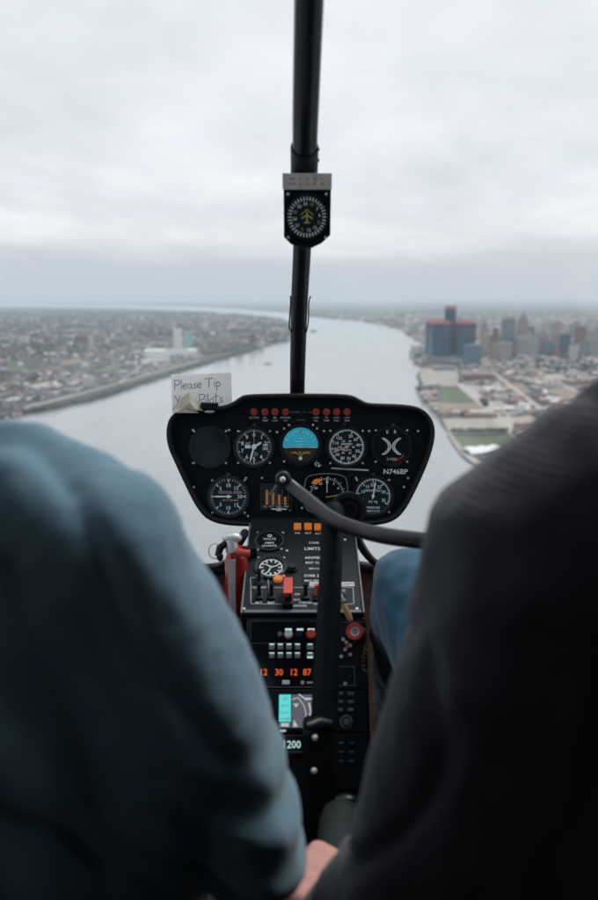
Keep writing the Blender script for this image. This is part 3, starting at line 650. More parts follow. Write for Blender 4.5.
def hood():
    n=len(out_px); rings=[(0,-.11,.985),(0,-.03,1),(0,.006,1),(.8,.012,1),(2.0,.0135,1),(3.6,.0135,1),(4.8,.011,1),(5.4,.004,1),(5.8,-.004,1)]
    b=MB(); vs=[]
    for off,h,sc in rings:
        for p in offs(out_px,off): x,y=pl(*p); vs.append((x*sc,y*sc,h))
    fs=[(i*n+j,i*n+(j+1)%n,(i+1)*n+(j+1)%n,(i+1)*n+j) for i in range(len(rings)-1) for j in range(n)]
    b.add(vs,fs); b.build('hood',M['hood'],panel,local=True,smooth=True,hard=60)
    b=MB(); f=[pl(*p) for p in offs(out_px,4.5)]; b.add([(x,y,0) for x,y in f],[tuple(range(n-1,-1,-1))]); b.build('face_plate',M['panel'],panel,local=True)
    b=MB(); b.add([(x*.985,y*.985,-.11) for x,y in [pl(*p) for p in out_px]],[tuple(range(n))]); b.build('back_plate',M['black'],panel,local=True)
hood()
def screw(b,x,y,r=.0028,h=0.0):
    b.disc(x,y,r,h,h+.0012,12)
def gauge(root,Mx,px,py,rpx,sc,label=None,dial='dial',screws=True,ringc='ring',depthw=1):
    x,y=pix(Mx,px,py); r=rpx*sc
    b=MB(); b.ring(x,y,r*.985,r*1.13,0.0,.0035); b.ring(x,y,r*.93,r*1.0,-.0005,.0022,64)
    g=b.build('gauge',M['bezel'],root,local=True,smooth=True,hard=35); 
    if label: g['label']=label
    f=MB(); f.disc(x,y,r*.955,0.0002,.0009,48); f.build('dial',M[dial],g,local=True)
    f=MB(); f.ring(x,y,r*.93,r*.965,.0009,.0024,64); f.build('dial_rim',M[ringc],g,local=True)
    if screws:
        q=MB()
        for a in(45,135,225,315): screw(q,x+r*1.22*math.cos(R(a)),y+r*1.22*math.sin(R(a)),.0022)
        q.build('screw',M['steel_dull'],g,local=True)
    return g,x,y,r
def nums(b,x,y,r,items,size,h=.0014):
    for s,a in items: b.text(s,x+r*math.sin(R(a)),y+r*math.cos(R(a)),size,h)
def needle(g,x,y,a,l,w,m='ink',tail=.2,h=.0022,name='needle'):
    b=MB(); b.tick(x,y,R(a),-l*tail,l*.75,w*.8,h,w); b.tick(x,y,R(a),l*.75,l,w,h,w*.1); b.disc(x,y,w*1.1,h-.0003,h+.0006,14); b.build(name,M[m],g,local=True)
# blank gauge
g,x,y,r=gauge(panel,MP,210,447,18.5,SP,'blank dark round instrument with nothing lit',dial='darkglass',ringc='bezel')
# altimeter
g,x,y,r=gauge(panel,MP,254,447,18.4,SP,'altimeter with white numerals and a long needle pointing down')
b=MB()
for i in range(50): b.tick(x,y,2*PI*i/50,r*(.84 if i%5 else .78),r*.92,r*(.02 if i%5 else .045),.0013)
nums(b,x,y,r*.66,[(str(i),i*36) for i in range(10) if i!=3],r*.30); b.text('ALT',x-r*.32,y+r*.2,r*.16,.0014); b.rect(x-r*.34,y+r*.02,r*.3,r*.18,.0012)
b.build('numerals',M['ink'],g,local=True)
b=MB(); b.rect(x+r*.62,y,r*.3,r*.34,.0013); b.build('setting_window',M['ink2'],g,local=True)
b=MB(); b.text('29.92',x+r*.62,y+r*.02,r*.15,.0017,1,0); b.build('setting_digits',M['dial'],g,local=True)
needle(g,x,y,195,r*.85,r*.11,name='long_needle'); needle(g,x,y,58,r*.5,r*.13,h=.0026,name='short_needle'); needle(g,x,y,0,r*.8,r*.03,'ink2',h=.0019,name='thin_needle')
b=MB(); b.tick(x,y,R(165),r*.25,r*.5,r*.08,.0018,r*.32); b.build('pointer_flag',M['ring'],g,local=True)
# attitude indicator
g,x,y,r=gauge(panel,MP,300.5,445,19,SP,'artificial horizon, bright blue above and brown below',dial='earth_dial',ringc='bezel')
hy=y-r*.14
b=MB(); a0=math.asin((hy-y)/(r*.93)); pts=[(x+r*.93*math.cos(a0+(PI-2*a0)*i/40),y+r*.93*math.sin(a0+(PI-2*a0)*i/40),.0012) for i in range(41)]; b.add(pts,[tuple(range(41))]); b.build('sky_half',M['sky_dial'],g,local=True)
b=MB()
for a in(-60,-45,-30,-20,-10,0,10,20,30,45,60): b.tick(x,hy,R(a),r*(.80 if a%30 else .74),r*.92,r*.035,.0016)
for k in range(1,4): b.rect(x,hy+r*.16*k,r*(.5 if k%2==0 else .28),r*.025,.0016)
b.rect(x,hy,r*1.8,r*.022,.0016); b.build('scale',M['ink'],g,local=True)
b=MB()
for s in(-1,1): b.rect(x+s*r*.34,hy+r*.03,r*.34,r*.06,.002)
b.rect(x,hy+r*.02,r*.08,r*.08,.002); b.build('aircraft_bar',M['amber'],g,local=True)
b=MB(); b.text('PULL TO CAGE',x,y-r*.40,r*.15,.0016); b.tick(x,y-r*.55,R(60),0,r*.4,r*.03,.0016); b.tick(x,y-r*.55,R(-60),0,r*.4,r*.03,.0016); b.build('lettering',M['amber'],g,local=True)
b=MB(); b.disc(x,y-r*.70,r*.10,.001,.006,16); b.build('cage_knob',M['white'],g,local=True)
b=MB(); b.tick(x,y,0,r*.80,r*.62,r*.02,.0017,r*.16); b.build('bank_pointer',M['ygreen'],g,local=True)
# airspeed
g,x,y,r=gauge(panel,MP,346.5,447,18.8,SP,'airspeed dial with a double ring of white numerals',ringc='ring')
b=MB(); b.ring(x,y,r*.86,r*.90,.001,.0014,64)
for i in range(44): b.tick(x,y,R(20+i*7.6),r*(.74 if i%4==0 else .8),r*.90,r*(.05 if i%4==0 else .025),.0015)
nums(b,x,y,r*.62,[(str(20+i*10),20+i*30) for i in range(11)],r*.22)
nums(b,x,y,r*.36,[(str(20+i*20),30+i*60) for i in range(6)],r*.15); b.text('AIRSPEED',x,y+r*.16,r*.15,.0014); b.text('KNOTS',x,y-r*.17,r*.15,.0014); b.build('numerals',M['ink'],g,local=True)
b=MB(); b.ring(x,y,r*.91,r*.935,.001,.0016,40,R(-60),R(85)); b.build('green_arc',M['greenink'],g,local=True)
needle(g,x,y,248,r*.85,r*.08,'pink')
# dual tachometer
g,x,y,r=gauge(panel,MP,391.5,446,18.2,SP,'dual tachometer with crossed white scales',dial='darkglass',ringc='bezel')
b=MB()
def arc_ladder(cx,s):
    pts=[]
    for i in range(11):
        t=-1+2*i/10; pts.append((x+s*(r*.04+ r*.34*t*t),y+t*r*.44-r*.02))
    pts2=[(p[0]+s*r*.13,p[1]-r*.01*0) for p in pts]; b.stroke(pts,r*.045,.0014); b.stroke(pts2,r*.045,.0014)
    for p,q in zip(pts,pts2): b.stroke([p,q],r*.035,.0015)
arc_ladder(0,1); arc_ladder(0,-1); b.text('E',x-r*.24,y+r*.78,r*.26,.0014); b.text('R',x+r*.2,y+r*.78,r*.26,.0014); b.build('scale',M['ink'],g,local=True)
b=MB(); b.text('% RPM',x,y-r*.72,r*.2,.0014); b.build('lettering',M['ink2'],g,local=True)
b=MB(); b.ring(x,y,r*.80,r*.86,.001,.0014,30,R(-85),R(-35)); b.build('red_arc',M['redink'],g,local=True)
# vertical speed
g,x,y,r=gauge(panel,MP,228.5,496.5,18.8,SP,'vertical speed dial with its needle lying level to the left',dial='dial2')
b=MB()
for i in range(40): b.tick(x,y,R(-90+i*9-175),r*.84,r*.92,r*.025,.0013)
for a in(-90,-45,0,45,90,135,180,225): b.tick(x,y,R(a),r*.74,r*.92,r*.05,.0014)
nums(b,x,y,r*.6,[('5',-45),('10',-2),('15',42),('20',90),('15',138),('10',182),('5',225)],r*.28); b.build('numerals',M['ink'],g,local=True)
b=MB(); b.text('VERTICAL SPEED',x+r*.08,y+r*.22,r*.19,.0014,.9); b.text('100 FT PER MIN',x+r*.08,y-r*.20,r*.13,.0014); b.build('lettering',M['pink'],g,local=True)
needle(g,x,y,270,r*.84,r*.09,'ink')
# manifold pressure
g,x,y,r=gauge(panel,MP,373,496,18.6,SP,'manifold pressure dial with its needle near the top',dial='dial2')
b=MB(); b.ring(x,y,r*.87,r*.91,.001,.0014,64,R(-30),R(210))
for i in range(25): b.tick(x,y,R(-120+i*10),r*(.72 if i%4==0 else .82),r*.90,r*(.05 if i%4==0 else .025),.0015)
nums(b,x,y,r*.60,[('5',-112),('10',-66),('15',-32),('20',-3),('25',34),('30',68),('35',112)],r*.23)
b.text('MANIFOLD',x,y+r*.30,r*.17,.0014); b.text('IN. Hg',x,y-r*.30,r*.18,.0014); b.text('PRESSURE',x,y-r*.62,r*.17,.0014); b.text('ABSOLUTE',x,y-r*.80,r*.15,.0014); b.build('numerals',M['ink'],g,local=True)
b=MB(); b.ring(x,y,r*.91,r*.95,.001,.0016,20,R(40),R(75)); b.build('yellow_arc',M['ygreen'],g,local=True)
b=MB(); b.ring(x,y,r*.91,r*.95,.001,.0016,40,R(78),R(150)); b.build('green_arc',M['greenink'],g,local=True)
needle(g,x,y,10,r*.85,r*.08)
# cluster gauge (orange bars)
x,y=pl(276,497); b=MB(); b.box((x,y,.001),(.062,.052,.002)); g=b.build('cluster_gauge',M['bezel'],panel,local=True,bevel=.0008); g['label']='small cluster gauge with four orange upright bars'
b=MB(); b.box((x,y,.0022),(.054,.044,.0006)); b.build('dial',M['darkglass'],g,local=True)
for i in range(4):
    b=MB(); bx=pl(267+i*6.1,497)[0]; hh=(8.2-1.2*i)*2*SP*.95; b.rect(bx,y-.002+hh*.5-.014,.0052,hh*.95,.0027,.0031); b.build('bar',M['orbar'],g,local=True)
b=MB()
for i in range(4):
    bx=pl(270+i*6.1,497)[0]
    for k in range(6): b.rect(bx,y-.012+k*.005,.002,.0007,.003)
b.text('OIL  CHT  FUEL  AMP',x,y-.0185,.0055,.003); b.build('lettering',M['ink2'],g,local=True)
b=MB(); wx,wy=pl(279,509); b.tick(wx,wy,0,-.004,.004,.0025,.0032); b.rect(wx,wy,.03,.0022,.0032); b.rect(wx,wy-.003,.010,.0015,.0032); b.build('aircraft_mark',M['ink'],g,local=True)
# directional gyro in a rounded frame
x,y=pl(327,490); fr=smoothpoly([pl(304,483),pl(307,475),(x,pl(0,472.5)[1]),pl(345,475),pl(348,483),pl(349,505),pl(343,514),pl(310,514),pl(303,505)],2)
def frame_ring(b,pts,w,h0,h1):
    q=offs(pts,w); n=len(pts); vs=[(p[0],p[1],h0) for p in pts]+[(p[0],p[1],h1) for p in pts]+[(p[0],p[1],h1) for p in q]+[(p[0],p[1],h0) for p in q]
    b.add(vs,[(k*n+i,k*n+(i+1)%n,(k+1)*n+(i+1)%n,(k+1)*n+i) for k in range(3) for i in range(n)])
b=MB(); frame_ring(b,fr,.0022,0,.004); g=b.build('gyro_gauge',M['ring'],panel,local=True,smooth=True); g['label']='gyro instrument in a rounded frame with an orange wedge'
b=MB(); b.add([(p[0],p[1],.0006) for p in fr],[tuple(range(len(fr)-1,-1,-1))]); b.build('dial',M['darkglass'],g,local=True)
b=MB()
for i in range(24):
    a=-85+i*7.4; b.tick(x,pl(0,495)[1],R(a),.030,.034 if i%3 else .037,.0010,.0014)
nums(b,x,pl(0,495)[1],.026,[('N',0),('3',30),('33',-30),('6',58),('30',-58)],.0068); b.rect(x,pl(0,485)[1],.0014,.03,.0017); b.build('numerals',M['ink'],g,local=True)
b=MB(); wx,wy=pl(317,482); b.add([(wx-.011,wy-.003,.0018),(wx-.002,wy-.005,.0018),(wx+.011,wy+.004,.0018),(wx+.004,wy+.007,.0018),(wx-.006,wy+.005,.0018)],[(0,1,2,3,4)]); b.build('orange_wedge',M['orlamp'],g,local=True)
b=MB(); b.stroke([pl(326,497),pl(334,496),pl(341,494)],.0016,.0018); b.build('course_line',M['ygreen'],g,local=True)
# warning lights
for i,(px_,t_) in enumerate([(254,'CLUTCH'),(265,'MR TEMP'),(275,'MR CHIP'),(285.5,'STARTER ON'),(316,'LOW OIL'),(326.5,'TR CHIP'),(336.5,'LOW FUEL'),(347,'LOW RPM')]):
    x,y=pl(px_,412); b=MB(); b.disc(x,y,.0058,0,.004,20); b.ring(x,y,.0057,.0072,0,.003,20); o=b.build('warning_light',M['redlamp'],panel,local=True,smooth=True,hard=30)
    b=MB(); b.text(t_.split()[0],x,y,.0036,.0043); b.build('cap_lettering',M['dial'],o,local=True)
    b=MB(); ws=t_.split(); b.text(ws[0],x,pl(0,417.6)[1],.0050,.0006); 
    if len(ws)>1: b.text(ws[1],x,pl(0,420.6)[1],.0050,.0006)
    b.build('warning_caption',M['ink2'],panel,local=True)
b=MB()
for i,t_ in enumerate(('CARBON','BRK','ALT','GOV')): b.text(t_,*pl(292+i*6.3,412),.0042,.0006)
b.text('MASTER',*pl(301,420),.0045,.0006); b.build('dim_lettering',M['ring'],panel,local=True)
b=MB(); b.text('N746BP',*pl(395.5,471.5),.0138,.0006,1.05); b.build('registration',M['ink'],panel,local=True)
b=MB(); xa,ya=pl(332,468.2); xb,yb=pl(368,470.2); b.stroke([(xa,ya),(xb,yb)],.0034,.0006); b.build('white_strip',M['ink2'],panel,local=True)
b=MB()
for q in((193,430),(193,463),(229,430),(240,432),(270,431),(277,432),(324,431),(369,431),(418,431),(194,487),(206,517),(246,478),(248,516),(255,520),(262,478),(299,519),(356,478),(394,517),(404,487),(408,478),(290,510),(302,508),(313,425),(289,425),(389,427)):
    b=MB(); screw(b,*pl(*q),.0022); b.build('screw',M['steel_dull'],panel,local=True)
b=MB()
for q,s in(((393,424.5),'18'),((344,424.5),'17'),((228,474),'(5)'),((254,424.5),'16'),((373,474),'15')): b.text(s,*pl(*q),.0065,.0006)
b.build('small_numbers',M['ring'],panel,local=True)
x,y=pl(317.5,464.5); b=MB(); b.disc(x,y,.0062,0,.012,20); b.ring(x,y,.0062,.0078,0,.006,20); o=b.build('setting_knob',M['black'],panel,local=True,smooth=True,hard=30)
b=MB(); b.text('CV',x,y,.010,.0125,1,-.6); b.build('knob_mark',M['ink'],o,local=True)
x,y=pl(210,411.5); b=MB(); b.ell((x,y,.010),(.011,.004,.003)); b.build('corner_highlight',M['steel'],panel,local=True,smooth=True)  # bright bead standing in for the highlight on the panel corner
# ------------------------------------------------------------------ handwritten note, banknote and clip
GL={'P':[[(0,0),(.02,1)],[(0,1),(.45,.98),(.55,.75),(.4,.5),(.02,.42)]],'l':[[(0,1),(.02,0)]],'e':[[(0,.28),(.38,.32),(.3,.56),(.08,.52),(0,.2),(.12,.02),(.4,.08)]],
'a':[[(.36,.5),(.1,.5),(0,.22),(.12,0),(.32,.12),(.38,.5)],[(.36,.4),(.38,.1),(.5,0)]],'s':[[(.32,.52),(.08,.46),(.1,.3),(.3,.2),(.24,.02),(0,.04)]],'T':[[(-.15,.94),(.7,1)],[(.28,.97),(.24,0)]],
'i':[[(0,.55),(.02,0)],[(.02,.75),(.04,.82)]],'p':[[(0,.5),(.0,-.42)],[(0,.42),(.22,.55),(.38,.3),(.22,.02),(0,.08)]],'Y':[[(0,1),(.25,.5)],[(.5,1),(.25,.5),(.12,0)]],
'o':[[(.2,.5),(.02,.35),(.04,.08),(.24,0),(.4,.2),(.34,.45),(.2,.5)]],'u':[[(0,.5),(.02,.1),(.18,0),(.32,.12),(.34,.5)],[(.34,.3),(.36,0)]],'r':[[(0,.5),(.02,0)],[(.02,.3),(.14,.48),(.32,.48)]],'t':[[(.14,.95),(.12,.05),(.24,0)],[(-.1,.62),(.38,.66)]]}
WD={'P':.68,'l':.16,'e':.5,'a':.58,'s':.45,'T':.85,'i':.22,'p':.5,'Y':.6,'o':.52,'u':.5,'r':.4,'t':.5,' ':.45}
MN=frame(P(202,393,1.292),(X*1.0+U*.03),U); SN=1.292/FPX
note=thing('paper_note','white paper note with a handwritten request standing on the left corner of the panel','note',MN)
def notef():
    n=12; vs=[]
    for i in range(n+1):
        for j in range(2):
            a=-1+2*i/n; vs.append((a*30*SN,(-1+2*j)*19.5*SN,.0025*math.sin(a*3)+(.003*a*a)))
    for i in range(n+1):
        for j in range(2): v=vs[i*2+j]; vs.append((v[0],v[1],v[2]-.0003))
    k=2*(n+1); b=MB(); b.add(vs,[(i*2,(i+1)*2,(i+1)*2+1,i*2+1) for i in range(n)]+[(k+i*2+1,k+(i+1)*2+1,k+(i+1)*2,k+i*2) for i in range(n)]); b.build('paper',M['paper'],note,local=True,smooth=True)
    b=MB()
    for st,x0,y0,sz,tilt in(('Please Tip',-27,4.5,9.6,.03),('Your Pilots',-27,-12.5,10.6,.05)):
        x=x0
        for ch in st:
            if ch in GL:
                for sk in GL[ch]:
                    pts=[((x+p[0]*sz)*SN,(y0+p[1]*sz*.95+(x-x0)*tilt)*SN) for p in sk]
                    for p0,p1 in zip(pts[:-1],pts[1:]):
                        h=lambda q:.0005+.0025*math.sin(q[0]/(30*SN)*3)+.003*(q[0]/(30*SN))**2
                        t=(Vector(p1)-Vector(p0)); 
                        if t.length<1e-6: continue
                        t.normalize(); q=Vector((-t.y,t.x))*.00065; e=t*.0006
                        b.add([(p0[0]-q.x-e.x,p0[1]-q.y-e.y,h(p0)),(p1[0]-q.x+e.x,p1[1]-q.y+e.y,h(p1)),(p1[0]+q.x+e.x,p1[1]+q.y+e.y,h(p1)),(p0[0]+q.x-e.x,p0[1]+q.y-e.y,h(p0))],[(0,1,2,3)])
            x+=WD[ch]*sz*(1.0 if st[0]=='P' else .92)
    b.build('handwriting',M['inkpen'],note,local=True)
notef()
random.seed(3)
b=MB(); zz=lambda px,py,d: P(px,py,d)
bp=[(172,410,1.27),(181,399,1.268),(189,393,1.266),(197,400,1.264),(203,411,1.262),(190,403,1.25),(183,408,1.252),(196,410,1.247),(176,413,1.25),(199,413,1.25)]
b.add([zz(*q) for q in bp],[(0,1,6,8),(1,2,5,6),(2,3,5),(3,4,7,5),(5,7,6),(6,7,9,8)])
o=b.build('banknote',M['bill'],None); sm=o.modifiers.new('thick','SOLIDIFY'); sm.thickness=.0012; tag(o,'crumpled folded banknote tucked in front of the paper note','banknote')
b=MB(); c=P(209.5,405.5,1.262); b.box(c,(.034,.012,.011),Matrix.Rotation(.06,3,'Y')); b.box(c+U*.003+X*.002,(.030,.020,.002),Matrix.Rotation(-TH,3,'X')); o=b.build('binder_clip',M['black'],None,bevel=.001); tag(o,'black binder clip holding the note to the top of the panel','clip')
# ------------------------------------------------------------------ centre console (upper, sloping back)
CT=P(300,523,1.262); CB=P(300,613,1.07); MC=frame(CT,X,CT-CB)
console=thing('centre_console','sloping black console with gauges, switches and radio stack under the instrument panel','console',MC)
def cp(px,py,h=0): return pix(MC,px,py,h)
def csc(px,py): 
    v=MC@Vector((*cp(px,py),0)); return v.dot(F)/FPX
xl0,yt=cp(247,524); xr0,_=cp(353,524); xl1,yb_=cp(240,614); xr1,_=cp(362,614)
HW=.102; XC=.004
b=MB(); b.prism([(XC-HW,yb_),(XC+HW,yb_),(XC+HW,yt+.02),(XC-HW,yt+.02)],-.07,0); b.build('console_body',M['console'],console,local=True,bevel=.003)
b=MB()
for s in(-1,1): b.box((XC+s*(HW-.001),(yt+yb_)/2,.001),(.003,yt-yb_,.004))
b.box((XC,yb_+.004,.001),(2*HW-.01,.006,.003)); b.build('edge_trim',M['ring'],console,local=True,bevel=.0008)
def cg(px,py,rx,label,dial): return gauge(console,MC,px,py,rx,1.0,label,dial=dial)
sc=csc(270,541)
g,x,y,r=gauge(console,MC,269.5,541,14.2,sc,'small dark round gauge at the top of the console',dial='darkglass')
b=MB(); b.text('VOLTS',x,y+r*.15,r*.3,.0014); b.text('AMPS',x,y-r*.25,r*.28,.0014); b.ring(x,y+r*.5,r*.08,r*.16,.001,.0014,16); b.text('QUARTZ',x,y-r*.55,r*.26,.0014); b.build('lettering',M['ink'],g,local=True)
sc=csc(271,567)
g,x,y,r=gauge(console,MC,271,567,15,sc,'small clock gauge with heavy white marks on the console')
b=MB()
for i in range(12): b.tick(x,y-r*.1,R(i*30),r*.5,r*.74,r*.10,.0014)
for i in range(60): b.tick(x,y-r*.1,R(i*6),r*.68,r*.76,r*.03,.0015)
b.ring(x,y-r*.1,r*.72,r*.78,.001,.0015); b.build('numerals',M['ink'],g,local=True)
needle(g,x,y-r*.1,200,r*.6,r*.1); needle(g,x,y-r*.1,70,r*.55,r*.1,name='short_needle'); needle(g,x,y-r*.1,-50,r*.55,r*.1,name='second_needle')
b=MB()
for row,(txt,py,sz) in enumerate((('CARB  AIR',543,.008),('LIMITS ALT',549,.011),('AIRSPEED 130',558,.0085),('BEST GLIDE 90',563,.0075),('MIN RATE 55',569,.006),('OVER 2000 FT',576,.0085),('MAX GROSS 2400',581,.0065))):
    b.text(txt,*cp(318,py),sz,.0008,.95)
b.build('placard_lettering',M['ink'],console,local=True)
b=MB(); b.rect(*cp(319,559),.062,.020,.0002,.0006); b.rect(*cp(319,577),.062,.020,.0002,.0006); b.build('placard',M['dial'],console,local=True)
b=MB(); b.text('OFF',*cp(324,538),.007,.0008); b.build('green_lettering',M['greenink'],console,local=True)
for px,py in((297.5,527.5),(308,527.5),(318,528)):
    x,y=cp(px,py); b=MB(); b.box((x,y,.002),(.0145,.019,.004)); o=b.build('caution_light',M['orlamp'],console,local=True,bevel=.001)
    b=MB(); b.text('OIL' if px<300 else 'ALT',x,y-.017,.007,.0006); b.build('caption',M['ink'],o,local=True)
x,y=cp(278,580); b=MB(); b.disc(x,y,.0068,0,.006,20); b.ring(x,y,.0068,.0085,0,.004,20); b.build('caution_light',M['orlamp'],console,local=True,smooth=True,hard=30)
for px,w_ in((317,.026),(348,.022)):
    b=MB(); b.rect(*cp(px,584.5),w_,.010,.0002,.0008); o=b.build('white_label',M['white'],console,local=True)
    b=MB(); b.text('LIGHTS',*cp(px,584.5),.0062,.0011); b.build('label_lettering',M['inkpen'],o,local=True)
b=MB(); fr=[cp(251,604),cp(250.5,578),cp(268,577.5),cp(269,588),cp(344,587.5)]; b.stroke(fr,.0014,.0006); b.stroke([cp(251,604),cp(281,604.5)],.0014,.0006); b.stroke([cp(344,587.5),cp(353,588),cp(354,604),cp(345,605)],.0014,.0006); b.build('outline',M['ink2'],console,local=True)
def toggle(px,py,m='black',lab='GOV',parent=console,Mx=MC,hh=.020):
    x,y=pix(Mx,px,py); b=MB(); b.rect(x,y,.013,.019,0,.004); o=b.build('switch',M['black'],parent,local=True,bevel=.001)
    b=MB(); b.tube([(x,y,.004),(x,y+.003,.010),(x,y+.008,hh)],[.0042,.003,.0045],10); b.build('toggle_lever',M[m],o,local=True,smooth=True)
    if lab:
        b=MB(); b.text(lab,x,y-.016,.0065,.0008); b.build('caption',M['ink'],o,local=True)
for px,py,lab in((259,581,'CLUTCH'),(259,596,'ALT'),(271.5,596,'BAT'),(305.5,596,'STROBE')): toggle(px,py,'black',lab)
toggle(317,597,'redguard','NAV'); toggle(337,597,'black','PITOT')
# red guarded switch standing up
x,y=cp(288,600); b=MB()
for s in(-1,1): b.box((x+s*.0065,y+.006,.012),(.0020,.034,.022))
b.box((x,y+.010,.0235),(.015,.044,.003),Matrix.Rotation(-.15,3,'X')); o=b.build('switch_guard',M['redguard'],console,local=True,bevel=.0008)
b=MB(); b.box((x,y-.014,.006),(.017,.012,.012)); b.build('switch_base',M['black'],o,local=True,bevel=.001)
b=MB()
for q,t_ in(((297,594.5),'ON'),((297,600),'ENG'),((297,606),'GOVERNOR')): b.text(t_,*cp(*q),.006,.0006)
b.build('switch_lettering',M['ink'],console,local=True)
b=MB()
for q in((250,527),(347,527),(283,533),(287,551),(290,571),(258,550),(259,573),(244,609),(357,609),(283,572),(345,540)): b=MB(); screw(b,*cp(*q),.0026); b.build('screw',M['steel_dull'],console,local=True)
x,y=cp(292,569); b=MB(); b.disc(x,y,.007,0,.010,20); b.disc(x,y,.010,0,.004,20); b.build('knob',M['black'],console,local=True,smooth=True,hard=30)
# lower radio stack
RT=P(300,617,1.068); RB=P(300,812,.955); MR=frame(RT,X,RT-RB)
def rp(px,py,h=0): return pix(MR,px,py,h)
sr=1.03/FPX; MRL=MC.inverted()@MR   # radio plane expressed in the console's frame
class RB_(MB):
    def build(s,name,mats,parent,**k):
        s.v=[MRL@v for v in s.v]; return MB.build(s,name,mats,parent,local=True,**{a:b for a,b in k.items() if a!='local'})
yA=rp(300,617)[1]; yB=rp(300,830)[1]; xL=-.088; xR=rp(367,640)[0]
b=RB_(); b.prism([(xL,yB),(xR,yB),(xR,yA),(xL,yA)],-.10,-.004); b.build('radio_stack_body',M['black'],console,bevel=.003)
def unit(name,px0,py0,px1,py1,m,h=.006,bev=.0012):
    x0,y0=rp(px0,py1); x1,y1=rp(px1,py0); b=RB_(); b.box(((x0+x1)/2,(y0+y1)/2,h/2-.002),(x1-x0,y1-y0,h)); return b.build(name,M[m],console,bevel=bev)
audio=unit('audio_panel',250,621,330,642,'darkglass')
def rknob(px,py,r,m,parent,name='knob',h=.012):
    x,y=rp(px,py); b=RB_(); b.disc(x,y,r,.004,.004+h,20); b.disc(x,y,r*1.25,.003,.006,20); return b.build(name,M[m],parent,smooth=True,hard=30)
rknob(280,635,.0032,'ring',audio); rknob(288.5,635,.0055,'steel_dull',audio); rknob(299.5,635,.005,'black',audio); rknob(311,635,.0062,'redguard',audio)
b=RB_()
for q in(288.5,300,311): b.rect(*rp(q,630),.011,.0034,.0046)
b.build('lit_caption',M['lcd'],audio)
xp=unit('radio_unit',250,643,330,687,'darkglass',.007)
M['key']=mat('key_cap_grey',(.20,.24,.25),.5,scale=200)
for row,py in enumerate((648,656.5)):
    for i,px in enumerate((272,280.5,289,297.5,310)):
        x,y=rp(px,py); b=RB_(); b.box((x,y,.0062),(.0085 if i<4 else .011,.0070,.003)); o=b.build('push_button',M['key'],xp,bevel=.0006)
        
b=RB_()
for row,py in enumerate((644.8,653.6)):
    for i,px in enumerate((272,280.5,289,297.5,310)): b.rect(*rp(px,py),.008,.0022,.0056)
b.rect(*rp(310,658),.009,.003,.0086); b.build('button_caption',M['lcd'],xp)
b=RB_(); b.text('12',*rp(263.5,672.5),.0138,.0056,.95); b.text('30',*rp(279,672.5),.0138,.0056,.95); b.text('12',*rp(293.5,672.5),.0138,.0056,.95); b.text('87',*rp(307,672.5),.0138,.0056,.95); b.text('.',*rp(256,675),.0155,.0056); b.build('frequency_digits',M['digits'],xp)
x,y=rp(286,683); b=RB_(); b.box((x,y,.0065),(.012,.0062,.004)); b.build('white_button',M['white'],xp,bevel=.0008)
b=RB_(); b.disc(*rp(302.5,683),.003,.005,.009,14); b.rect(*rp(310,683),.010,.003,.0056); b.build('small_button',M['ink2'],xp)
b=RB_(); x0,y0=rp(252,687.5); x1,y1=rp(322,687.5); b.rect((x0+x1)/2,y0,x1-x0,.0012,.0052,.0062); b.build('lower_edge',M['ring'],xp)
gps=unit('gps_unit',264,690,328,732,'black',.008)
def rr(px0,py0,px1,py1,h,m,name,parent):
    x0,y0=rp(px0,py1); x1,y1=rp(px1,py0); b=RB_(); b.rect((x0+x1)/2,(y0+y1)/2,x1-x0,y1-y0,h); return b.build(name,M[m],parent)
rr(279,695,291,722,.0066,'cyan','data_screen',gps); rr(279,722.5,291,728,.0066,'map','data_bar',gps); rr(291.6,695,313,728,.0066,'map','map_screen',gps)
b=RB_()
b.stroke([rp(292,700),rp(298,698),rp(304,706),rp(306,714),rp(303,728)],.0012,.0070); b.stroke([rp(299,695),rp(306,700),rp(313,699)],.0020,.0070); b.stroke([rp(309,704),rp(311,712),rp(308,720),rp(312,726)],.0028,.0070)
b.add([(*rp(293,704),.0070),(*rp(299,704),.0070),(*rp(296,708),.0070)][::-1],[(0,1,2)]); b.rect(*rp(308,699),.008,.0022,.0071); b.add([(*rp(293,727),.0070),(*rp(298,727),.0070),(*rp(294,720),.0070)],[(0,1,2)])
b.rect(*rp(285,725),.012,.005,.0070); b.rect(*rp(283,731),.009,.003,.0070)
b.build('map_lines',M['mapline'],gps)
b=RB_(); b.text('142',*rp(285,699),.006,.0070); b.text('105 KT',*rp(285,706),.005,.0070); b.text('DTW',*rp(285,713),.006,.0070); b.text('4.2 NM',*rp(285,719),.005,.0070); b.build('screen_lettering',M['white'],gps)
tr=unit('transponder',262,735,330,755,'darkglass',.007)
b=RB_(); b.text('1200',*rp(291.5,744.5),.0150,.0056,.95); b.build('squawk_digits',M['lcd'],tr)
b=RB_(); b.rect(*rp(293,752),.05,.0010,.0056); b.build('lower_edge',M['ring'],tr)
